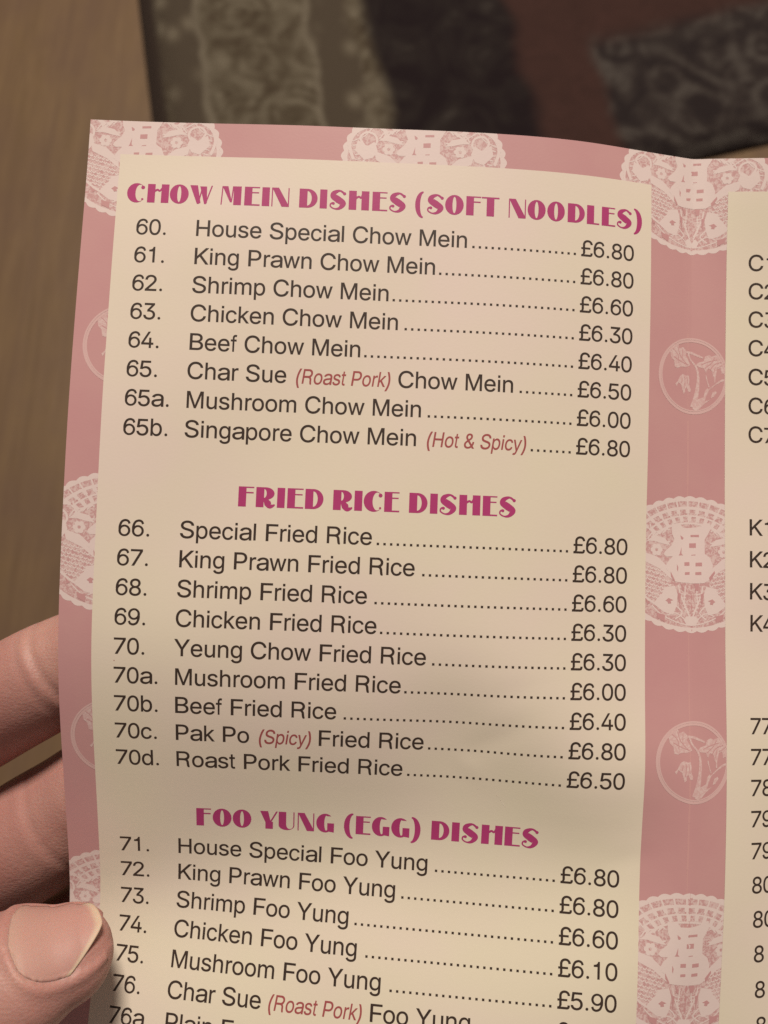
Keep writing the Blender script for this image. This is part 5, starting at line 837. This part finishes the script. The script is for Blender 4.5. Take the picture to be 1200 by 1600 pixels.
def medallion(u, v, parent, lo=None, hi=None):
    pr = Print()
    for VF, off, m in MED: pr.add(VF, off, m, lambda p: np.stack([p[:, 0] + u, p[:, 1] + v], 1))
    pr.clip(U_LEFT, V_TOP)
    if len(pr.f): pr.build('papercut_medallion', [M_PALE, M_PINK, M_MID], parent)
def flower(u, v, parent, s=1.0):
    q = lambda L: ccw([((x - 440) / 189.0, -(y - 575) / 189.0) for x, y in L])
    k = lambda L, w: brush([((x - 440) / 189.0, -(y - 575) / 189.0) for x, y in L], w if isinstance(w, list) else [w] * len(L), 6)
    r = 1.70
    ring = []
    for a, b in ((1.0, .955), (.925, .89)):
        ring += [[(math.cos(t) * r * a, math.sin(t) * r * 1.03 * a) for t in np.linspace(0, 2*math.pi, 64, endpoint=False)], [(math.cos(t) * r * b, math.sin(t) * r * 1.03 * b) for t in np.linspace(0, 2*math.pi, 64, endpoint=False)][::-1]]
    soft = [[(math.cos(t) * r * .965, math.sin(t) * r * .99) for t in np.linspace(0, 2*math.pi, 64, endpoint=False)], [(math.cos(t) * r * .90, math.sin(t) * r * .925) for t in np.linspace(0, 2*math.pi, 64, endpoint=False)][::-1]]
    pr = Print()
    L = [q([(225,380),(260,320),(300,300),(312,345),(350,330),(390,370),(375,395),(395,430),(420,480),(380,500),(330,500),(300,515),(272,510),(262,455),(235,430)]),
         q([(325,580),(350,562),(380,575),(405,570),(412,610),(408,650),(425,690),(420,715),(402,712),(385,675),(370,690),(372,720),(355,735),(345,700),(335,660),(305,640),(290,675),(275,655),(300,630),(312,600)]),
         q([(470,480),(490,455),(540,440),(550,400),(590,380),(610,395),(650,380),(690,385),(720,430),(740,470),(735,530),(700,540),(690,490),(660,500),(650,560),(625,570),(615,520),(580,500),(560,540),(540,500),(500,495)]),
         k([(385,370),(430,375),(480,392),(535,412)], [.10, .12, .10, .08]), k([(400,380),(420,430),(470,490),(490,560),(488,650),(470,760),(445,850)], [.08, .08, .09, .11, .15, .22, .30]),
         q([(440,860),(470,780),(540,750),(555,690),(575,670),(590,685),(565,740),(550,785),(600,770),(540,815),(500,860),(465,870)]), q([(605,755),(620,705),(650,690),(658,705),(630,745)]), k([(580,690),(640,640),(700,600),(740,590)], [.04, .05, .10, .10]), k([(560,560),(575,620),(590,660)], .05), k([(640,560),(640,620)], .06)]
    pr.add(fill(L, .2, .2), O_MED2, 0, lambda p: np.stack([p[:, 0]*s + u, p[:, 1]*s + v], 1))
    veins = [k([(250,350),(300,400),(310,470)], .03), k([(300,330),(320,400),(360,450)], .035), k([(345,350),(345,430),(385,470)], .03), k([(262,420),(330,455),(400,480)], .04),
             k([(365,585),(370,630),(360,690)], .03), k([(345,600),(335,640)], .03), k([(390,590),(400,660)], .03),
             k([(520,470),(590,440),(660,420)], .04), k([(550,500),(610,450),(640,400)], .035), k([(600,510),(640,460),(700,440)], .04), k([(660,490),(700,470),(725,450)], .03), k([(630,540),(645,480)], .03)]
    pr.add(fill(veins, .12), O_MED3, 2, lambda p: np.stack([p[:, 0]*s + u, p[:, 1]*s + v], 1))
    pr.add(fill(soft, .1), O_MED * .7, 1, lambda p: np.stack([p[:, 0]*s + u, p[:, 1]*s + v], 1))
    pr.add(fill(ring, .1), O_MED3, 1, lambda p: np.stack([p[:, 0]*s + u, p[:, 1]*s + v], 1))
    pr.clip(U_LEFT, V_TOP)
    pr.build('flower_roundel', [M_PETAL, M_FLOWER, M_PINK], parent)
for vv in (3.66, -13.46, -30.52):
    medallion(-.05, vv, front)
    medallion(25.0, vv, inner)
medallion(12.46, 3.66, front)
for vv in (-4.99, -22.0):
    flower(-.22, vv, front); flower(25.08, vv, inner)
pr = Print()                        # the ink has cracked along the fold
L = []
rr = random.Random(5)
vv = V_TOP - .1
while vv > -36:
    ln = rr.uniform(.5, 2.2)
    if rr.random() < .8:
        w = rr.uniform(.024, .05); L.append([(U_FOLD - w, vv - ln), (U_FOLD + w*.9, vv - ln), (U_FOLD + w, vv - ln*.5), (U_FOLD + w*.8, vv), (U_FOLD - w, vv), (U_FOLD - w*.7, vv - ln*.6)])
    vv -= ln + .03
pr.add(fill(L, .15), O_MED * .4, 0)
pr.build('fold_crease', [print_mat('cracked_pink_print', (.575, .325, .31), (.56, .305, .30))], inner)

M_SCUFF = print_mat('scuffed_paper', (.80, .73, .60), (.80, .72, .60))
for (a, b), (c_, d_), w in (((16.78, -24.04), (17.06, -24.43), .022), ((16.62, -23.86), (16.76, -24.0), .014), ((15.9, -23.4), (15.8, -23.7), .010)):
    n_ = np.array((d_ - b, a - c_)); n_ = n_ / np.linalg.norm(n_) * w
    pr = Print(); pr.add(fill([ccw([(a, b), ((a + c_)/2 + n_[0], (b + d_)/2 + n_[1]), (c_, d_), ((a + c_)/2 - n_[0], (b + d_)/2 - n_[1])])], .15), O_TXT)
    pr.build('scuff_mark', [M_SCUFF], front)
pr = Print(); pr.add(fill([disc(.05, -18.49, .022, 9)], .1), O_TXT); pr.build('ink_speck', [M_RED], front)

# ------------------------------------------------------------------ floor and rug
def floor_at(pxx, pyy, z=0.0):      # where a sight line meets the floor
    r = np.array(((pxx - 600) / 1200.0, (800 - pyy) / 1200.0, -1.0)) @ RXN.T
    t = (z - CAM_H) / r[2]
    return EYE + r * t
k = NT('oak_floor', .42, .4)
x, y, z = k.sep(k.obj())
vec = k.comb(k.math('MULTIPLY', x, 1.0), k.math('MULTIPLY', y, .07), 0.0)
grain = k.noise(vec, 60, 5, .65, 1.2)
broad = k.noise(k.comb(x, k.math('MULTIPLY', y, .5)), 14, 4, .65)
c = k.ramp(grain, [(.25, (.112, .068, .031)), (.55, (.155, .097, .046)), (.8, (.190, .124, .060))])
c = k.mix(k.ramp(broad, [(.3, 0.0), (.7, .75)]), c, (.112, .066, .043), 'MIX')
bx = k.math('FRACT', k.math('MULTIPLY', k.math('ADD', x, .31), 1 / .19))
seam = k.math('LESS_THAN', k.math('ABSOLUTE', k.math('SUBTRACT', bx, .5)), .008)
c = k.mix(k.math('MULTIPLY', seam, .3), c, (.10, .06, .04))
k.color(c); k.bump(grain, .15, .002)
M_FLOOR = k.m
fv = []; ff = []
for j in range(13):
    for i in range(13): fv.append((-4 + i * 8 / 12, -3 + j * 9 / 12, 0))
for j in range(12):
    for i in range(12): ff.append((j*13+i, j*13+i+1, (j+1)*13+i+1, (j+1)*13+i))
fl = mesh_obj('floor', fv, ff, M_FLOOR); tag(fl, kind='structure')

RUG_T = .009
A0, A1 = floor_at(215, 0, RUG_T), floor_at(237, 190, RUG_T)
B0, B1 = floor_at(1062, 249, RUG_T), floor_at(1200, 218, RUG_T)
da = (A0 - A1)[:2]; da /= np.linalg.norm(da); db = (B1 - B0)[:2]; db /= np.linalg.norm(db)
s = np.linalg.solve(np.stack([da, -db], 1), (B0 - A1)[:2])
corner = A1[:2] + da * s[0]
k = NT('woven_rug', .92, .1)
x, y, z = k.sep(k.obj())
x = k.math('SUBTRACT', x, k.math('MULTIPLY', y, .078))            # x across from the long edge, y along it, from the rug's corner
wob = k.noise(k.obj(), 9, 2, .5, 0, 'Fac')
xx = k.math('ADD', x, k.math('MULTIPLY', k.math('SUBTRACT', wob, .5), .05))
v1 = k.vor(k.obj(), 17, 'SMOOTH_F1'); v2 = k.vor(k.mapping(k.obj(), (1, .8, 1), (0, 0, .5)), 38, 'F1'); n1 = k.noise(k.obj(), 27, 4, .66, 1.2); n2 = k.noise(k.obj(), 11, 2, .5, 2.5)
motif = k.math('ADD', k.math('MULTIPLY', k.math('SINE', k.math('MULTIPLY', v1, 30)), .05), k.math('ADD', k.math('MULTIPLY', n1, .8), k.math('MULTIPLY', n2, .2)))
green = k.ramp(motif, [(.34, (.052, .038, .025)), (.45, (.072, .057, .038)), (.56, (.100, .083, .058)), (.70, (.135, .115, .083))])
green = k.mix(k.ramp(v2, [(.10, .5), (.26, 0.0)]), green, (.165, .142, .105))
navy = k.ramp(n2, [(.35, (.012, .0075, .0085)), (.62, (.019, .014, .013)), (.8, (.038, .031, .027))])
red = k.ramp(n1, [(.3, (.036, .018, .015)), (.7, (.047, .023, .019))])
scroll = k.math('ADD', k.math('MULTIPLY', k.math('SINE', k.math('MULTIPLY', k.vor(k.obj(), 15, 'SMOOTH_F1'), 26)), .07), k.math('ADD', k.math('MULTIPLY', n1, .5), k.math('MULTIPLY', n2, .5)))
field = k.ramp(scroll, [(.38, (.019, .014, .014)), (.50, (.030, .023, .021)), (.64, (.058, .049, .043))])
def step(a, pos, soft=.012): 
    n = k.n.new('ShaderNodeMapRange'); k.l.new(a, n.inputs[0]); n.inputs[1].default_value = pos - soft; n.inputs[2].default_value = pos + soft; n.interpolation_type = 'SMOOTHSTEP'
    return n.outputs[0]
guard = k.ramp(k.vor(k.mapping(k.obj(), (1, .75, 1)), 30, 'F1'), [(.12, (.128, .108, .078)), (.32, (.080, .064, .045)), (.5, (.062, .048, .034))])
edge = (.040, .028, .022)
X1, X2, X3, X4 = .020, .284, .465, .558
def band(a, lo, hi, soft=.004): return k.math('MULTIPLY', step(a, lo, soft), k.math('SUBTRACT', 1.0, step(a, hi, soft)))
green = k.mix(band(xx, .022, .066), green, guard)
green = k.mix(k.math('MULTIPLY', band(xx, .066, .076), .6), green, (.15, .128, .095))
green = k.mix(k.math('MULTIPLY', band(xx, .205, .213), .6), green, (.15, .128, .095))
green = k.mix(band(xx, .213, .262), green, guard)
c = k.mix(step(x, X1, .006), edge, green)
c = k.mix(step(xx, X2), c, navy)
c = k.mix(step(xx, X3), c, red)
c = k.mix(k.math('MULTIPLY', step(xx, X4), k.math('SUBTRACT', 1.0, step(k.math('ADD', y, k.math('MULTIPLY', wob, .04)), .222, .02))), c, field)
k.color(c); k.bump(k.noise(k.obj(), 700, 2, .6), .5, .003)
M_RUG = k.m
LX, LY = 1.7, 2.4
bm = bmesh.new()
nx, ny = 34, 48
def rp(a, b, z): return (a * db[0] + b * da[0], a * db[1] + b * da[1], z)
# the rug's own axes: x along db, y along da (kept in its object frame)
ang = math.atan2(db[1], db[0])
rot = np.array(((math.cos(-ang), -math.sin(-ang)), (math.sin(-ang), math.cos(-ang))))
dal = rot @ da
vv = {}
for lvl, z in enumerate((RUG_T, 0.001)):
    for j in range(ny + 1):
        for i in range(nx + 1):
            a = LX * i / nx; b = LY * j / ny
            e = min(a, b, LX - a, LY - b)
            zz = z if lvl else z - .003 * max(0, 1 - e / .02) + .0012 * math.sin(a * 9 + b * 7) * math.sin(b * 5)* min(1, e / .1)
            vv[lvl, i, j] = bm.verts.new((a + b * dal[0], b * dal[1], zz))
for j in range(ny):
    for i in range(nx):
        bm.faces.new((vv[0,i,j], vv[0,i+1,j], vv[0,i+1,j+1], vv[0,i,j+1]))
        bm.faces.new((vv[1,i,j+1], vv[1,i+1,j+1], vv[1,i+1,j], vv[1,i,j]))
for i in range(nx):
    bm.faces.new((vv[1,i,0], vv[1,i+1,0], vv[0,i+1,0], vv[0,i,0])); bm.faces.new((vv[0,i,ny], vv[0,i+1,ny], vv[1,i+1,ny], vv[1,i,ny]))
for j in range(ny):
    bm.faces.new((vv[0,0,j], vv[0,0,j+1], vv[1,0,j+1], vv[1,0,j])); bm.faces.new((vv[1,nx,j], vv[1,nx,j+1], vv[0,nx,j+1], vv[0,nx,j]))
me = bpy.data.meshes.new('rug'); bm.to_mesh(me); bm.free(); me.materials.append(M_RUG)
me.polygons.foreach_set('use_smooth', [True] * len(me.polygons))
rug = bpy.data.objects.new('rug', me); COL.objects.link(rug)
rug.location = (corner[0], corner[1], 0); rug.rotation_euler = (0, 0, ang)
tag(rug, 'dark oriental rug with grey green patterned border lying on the wooden floor', 'rug')

# ------------------------------------------------------------------ the hand
def fp(pxx, pyy, z): return np.array(((pxx - 600) / 1200.0 * z, (800 - pyy) / 1200.0 * z, -z))
def tube(bm, pts, rad, side=None, flat=None, seg=28, per=10, tip=True):
    """tapered round limb through points; rad = radii along side, flat = radii across it"""
    P = [np.array(p, float) for p in pts]; flat = flat or rad
    C, R, F = [], [], []
    n = len(P)
    for i in range(n - 1):
        p0 = P[max(i-1, 0)]; p1 = P[i]; p2 = P[i+1]; p3 = P[min(i+2, n-1)]
        for t in np.linspace(0, 1, per, endpoint=(i == n - 2)):
            C.append(.5 * (2*p1 + (p2-p0)*t + (2*p0-5*p1+4*p2-p3)*t*t + (3*p1-p0-3*p2+p3)*t**3))
            s = t * t * (3 - 2 * t)
            R.append(rad[i] + (rad[i+1]-rad[i]) * s); F.append(flat[i] + (flat[i+1]-flat[i]) * s)
    C = np.array(C); T = np.gradient(C, axis=0); T /= np.linalg.norm(T, axis=1)[:, None]
    if side is None: side = np.array((0, 0, 1.0))
    rings = []
    def ring(c, t, r, f):
        s = side - t * (side @ t); s /= np.linalg.norm(s); q = np.cross(t, s)
        return [bm.verts.new(tuple(world(c + s * r * math.cos(a) + q * f * math.sin(a)))) for a in np.linspace(0, 2*math.pi, seg, endpoint=False)]
    e0 = [(C[0] - T[0] * R[0] * math.sin(a), T[0], R[0] * math.cos(a), F[0] * math.cos(a)) for a in (1.45, 1.2, .8, .4)]
    e1 = [(C[-1] + T[-1] * R[-1] * .9 * math.sin(a), T[-1], R[-1] * math.cos(a), F[-1] * math.cos(a)) for a in (.25, .5, .75, 1.0, 1.2, 1.35, 1.48)]
    for c, t, r, f in e0 + [(C[i], T[i], R[i], F[i]) for i in range(len(C))] + e1: rings.append(ring(c, t, r, f))
    for a, b in zip(rings[:-1], rings[1:]):
        for i in range(seg): bm.faces.new((a[i], a[(i+1) % seg], b[(i+1) % seg], b[i]))
    bm.faces.new(rings[0][::-1]); bm.faces.new(rings[-1])
bm = bmesh.new()
mm = 1e-3
INDEX = [fp(-330, 1270, .150), fp(-150, 1185, .147), fp(40, 1077, .1425), fp(140, 1025, .1425), fp(250, 985, .1400), fp(330, 950, .1365)]
MIDDLE = [fp(-330, 1512, .154), fp(-150, 1430, .151), fp(40, 1314, .1475), fp(140, 1247, .1465), fp(260, 1165, .1435), fp(340, 1120, .1400)]
RING = [fp(-330, 1650, .158), fp(-150, 1605, .157), fp(20, 1505, .156), fp(130, 1450, .154), fp(240, 1375, .148), fp(310, 1335, .1445)]
LITTLE = [fp(-330, 1810, .160), fp(-170, 1765, .157), fp(-20, 1690, .153), fp(70, 1640, .151), fp(140, 1600, .148), fp(190, 1570, .1445)]
tube(bm, INDEX, [10.5*mm, 10.6*mm, 10.2*mm, 9.4*mm, 8.6*mm, 7.2*mm])
tube(bm, MIDDLE, [11.5*mm, 11.6*mm, 11.6*mm, 10.8*mm, 9*mm, 7.6*mm])
tube(bm, RING, [10.5*mm, 10.2*mm, 9.8*mm, 9*mm, 8.2*mm, 7*mm])
tube(bm, LITTLE, [9.5*mm, 9*mm, 8.4*mm, 7.6*mm, 7*mm, 6*mm])
# thumb: nail turned up and towards the reader
TT = fp(105, 1493, .1237) - fp(-46, 1557, .1195); TT /= np.linalg.norm(TT)
NN = np.array((0.0, .84, .54)); NN -= TT * (NN @ TT); NN /= np.linalg.norm(NN)
SS = np.cross(TT, NN)
THUMB = [fp(-560, 1860, .150), fp(-340, 1710, .128), fp(-150, 1605, .1170), fp(-46, 1557, .1195), fp(33, 1523, .1215), fp(105, 1493, .1237)]
tube(bm, THUMB, [15*mm, 12.8*mm, 12.2*mm, 11.8*mm, 10.6*mm, 8.0*mm], SS, [14*mm, 11*mm, 10*mm, 9.4*mm, 8.6*mm, 6.3*mm], 36, 14)
# palm and wrist, beyond the left edge of the picture
for a, b, r in ((INDEX[0], fp(-820, 1700, .165), 14), (MIDDLE[0], fp(-820, 1760, .168), 14), (RING[0], fp(-820, 1830, .170), 14), (LITTLE[0], fp(-800, 1900, .170), 13), (THUMB[0], fp(-820, 1850, .166), 15)):
    tube(bm, [a, (a + b) / 2 + np.array((0, 0, -.003)), b], [r * .85 * mm, r * 1.3 * mm, r * 1.25 * mm])
wr = fp(-820, 1800, .168); d = np.array((-.75, -.55, -.25)); d /= np.linalg.norm(d)
tube(bm, [wr - d * .01, wr + d * .05, wr + d * .14], [29*mm, 27*mm, 31*mm], np.array((-.5, .8, 0.0)), [20*mm, 20*mm, 25*mm])
bmesh.ops.recalc_face_normals(bm, faces=bm.faces[:])
me = bpy.data.meshes.new('hand'); bm.to_mesh(me); bm.free()
hand = bpy.data.objects.new('hand', me); COL.objects.link(hand)
r = hand.modifiers.new('r', 'REMESH'); r.mode = 'VOXEL'; r.voxel_size = .00062; r.adaptivity = 0
sm = hand.modifiers.new('s', 'SMOOTH'); sm.factor = .5; sm.iterations = 14
bpy.context.view_layer.update()
ev = hand.evaluated_get(bpy.context.evaluated_depsgraph_get())
me2 = bpy.data.meshes.new_from_object(ev)
hand.modifiers.clear(); hand.data = me2; me2.name = 'hand'
n = len(me2.vertices); co = np.empty(n * 3); me2.vertices.foreach_get('co', co); co = co.reshape(-1, 3)
no = np.empty(n * 3); me2.vertices.foreach_get('normal', no); no = no.reshape(-1, 3)
F = (co - EYE) @ RXN                # back in the hand-held frame
Nf = no @ RXN
disp = np.zeros(n)
# nail bed coordinates on the thumb: b along, a = angle from the nail's middle line
TIP = fp(105, 1493, .1237)
def nail_coords(P):
    q = P - TIP
    b = q @ TT; a = np.arctan2(q @ SS, q @ NN + .0015)
    return a, b, q
NB0, NB1, NAW = -.0062, .0068, .95   # cuticle, free edge, half width as an angle
def nail_half(b, a=1.0): return np.where(np.asarray(a) < 0, NAW, .06 + NAW * .80 * (1 - np.clip(np.abs((b - .0026) / .0090), 0, 1) ** 2.5) ** .62)   # the fold covers more of it on the near side
def nail_edge(a):                    # length limits at angle a
    t = np.clip(np.abs(a) / NAW, 0, 1)
    return NB0 + .0010 * t ** 2.2, NB1 - np.where(np.asarray(a) < 0, .0022, .0056) * t ** 1.7
a, b, q = nail_coords(F)
near = (np.linalg.norm(q, axis=1) < .03)
lo, hi = nail_edge(a)
sd = np.maximum(np.maximum(np.abs(a) - NAW, 0) * .0085, np.maximum(lo - b, 0))
AN = nail_half(b, a); lo, hi = nail_edge(np.clip(a / AN, -1, 1) * NAW)
sd = np.maximum(np.maximum(np.abs(a) - AN, 0) * .0085, np.maximum(lo - b, 0))
inside = (np.abs(a) < AN) & (b > lo) & (b < hi + .004)
ridge = np.exp(-((sd - .0011) / .0009) ** 2) * (~inside)
disp += near * (ridge * .00045 * (b < .006) - inside * .00016)
# finger joint creases on the fingers
def crease(p, dirn, width_, depth, length):
    global disp
    d = np.asarray(dirn, float); d /= np.linalg.norm(d)
    qq = F - p; s_ = qq @ d; r_ = np.linalg.norm(qq - np.outer(s_, d), axis=1)
    disp += np.where(np.linalg.norm(qq, axis=1) < length, (-depth * np.exp(-(s_ / width_) ** 2) + .6 * depth * np.exp(-((s_ + 2.2 * width_) / (1.6 * width_)) ** 2)) * np.clip(1.4 - np.linalg.norm(qq, axis=1) / length * 1.4, 0, 1), 0)
ix = INDEX[3] - INDEX[1]
crease(fp(58, 1045, .133), ix + np.array((.004, .008, 0)), .0006, .0004, .013)
crease(fp(38, 1060, .133), ix + np.array((.004, .006, 0)), .0005, .00008, .013)
crease(fp(60, 1290, .138), MIDDLE[3] - MIDDLE[1], .0008, .0002, .014)
F2 = F + Nf * disp[:, None]
me2.vertices.foreach_set('co', world(F2).ravel()); me2.update()
me2.polygons.foreach_set('use_smooth', [True] * len(me2.polygons))
def skin(name, c1, c2, c3, rough, sss):
    k = NT(name, rough, .35)
    f = k.noise(k.obj(), 55, 4, .6); g = k.noise(k.obj(), 320, 3, .6)
    c = k.ramp(f, [(.3, c1), (.52, c2), (.72, c3)])
    c = k.mix(k.math('MULTIPLY', g, .35), c, tuple(v * .78 for v in c2))
    k.color(c)
    k.b.inputs['Subsurface Weight'].default_value = sss
    k.b.inputs['Subsurface Radius'].default_value = (1.0, .35, .2)
    k.b.inputs['Subsurface Scale'].default_value = .0016
    h = k.math('ADD', k.math('MULTIPLY', k.vor(k.mapping(k.obj(), (1, 1.6, 1)), 1500, 'F1'), .8), k.noise(k.obj(), 800, 3, .6))
    k.bump(h, .28, .00018)
    return k.m
M_SKIN = skin('skin', (.38, .180, .156), (.405, .212, .182), (.44, .255, .208), .52, .45)
me2.materials.clear(); me2.materials.append(M_SKIN)
hand.data = me2
HC = Vector(world(fp(-150, 1400, .15)))
me2.transform(Matrix.Translation(-HC)); hand.location = HC
tag(hand, 'left hand coming in at the lower left, thumb on the menu and fingers behind it', 'hand')
# thumb nail, laid on the thumb by casting from outside towards its axis
k = NT('nail', .52, .22)
tcu = k.n.new('ShaderNodeAttribute'); tcu.attribute_name = 'tipness'
fac = k.math('ADD', tcu.outputs['Fac'], k.math('MULTIPLY', k.math('SUBTRACT', k.noise(k.obj(), 400, 2), .5), .06))
cc = k.ramp(fac, [(.0, (.43, .265, .215)), (.16, (.42, .235, .198)), (.76, (.415, .222, .192)), (.88, (.42, .235, .20)), (.94, (.50, .365, .27)), (1.0, (.52, .385, .285))])
k.color(cc)
k.b.inputs['Subsurface Weight'].default_value = .15; k.b.inputs['Subsurface Scale'].default_value = .0012
k.bump(k.noise(k.mapping(k.obj(), (1, 1, 1)), 900, 2), .06, .0001)
M_NAIL = k.m
bv = BVHTree.FromPolygons([Vector(p) for p in F2], [tuple(p.vertices) for p in me2.polygons])
nv_, nf_, tip_ = [], [], []
na, nb = 33, 41
for j in range(nb):
    for i in range(na):
        aa = NAW * (-1 + 2 * i / (na - 1)); l0, h0 = nail_edge(np.array(aa)); bb = l0 + (h0 - l0) * j / (nb - 1)
        aa = float(aa / NAW * nail_half(bb, aa))
        dr = NN * math.cos(aa) + SS * math.sin(aa)
        c = TIP + TT * bb - NN * .0015
        bcast = min(bb, .0034)
        c2 = TIP + TT * bcast - NN * .0015
        hit = bv.ray_cast(Vector(c2 + dr * .03), Vector(-dr))
        h = np.array(hit[0]) if hit[0] is not None else c2 + dr * .009
        rise = .00010 * min(1.0, j / 5.0) * min(1.0, (1 - abs(2 * i / (na - 1) - 1)) * 5 + .25)
        h = h + dr * rise + TT * (bb - bcast) - dr * .16 * max(0, bb - bcast)
        nv_.append(world(h) - np.array(HC)); tip_.append(j / (nb - 1))
for j in range(nb - 1):
    for i in range(na - 1): nf_.append((j*na+i, j*na+i+1, (j+1)*na+i+1, (j+1)*na+i))
nail = mesh_obj('thumbnail', nv_, nf_, M_NAIL, hand)
at = nail.data.attributes.new('tipness', 'FLOAT', 'POINT'); at.data.foreach_set('value', tip_)
so = nail.modifiers.new('s', 'SOLIDIFY'); so.thickness = .00014; so.offset = 1.0
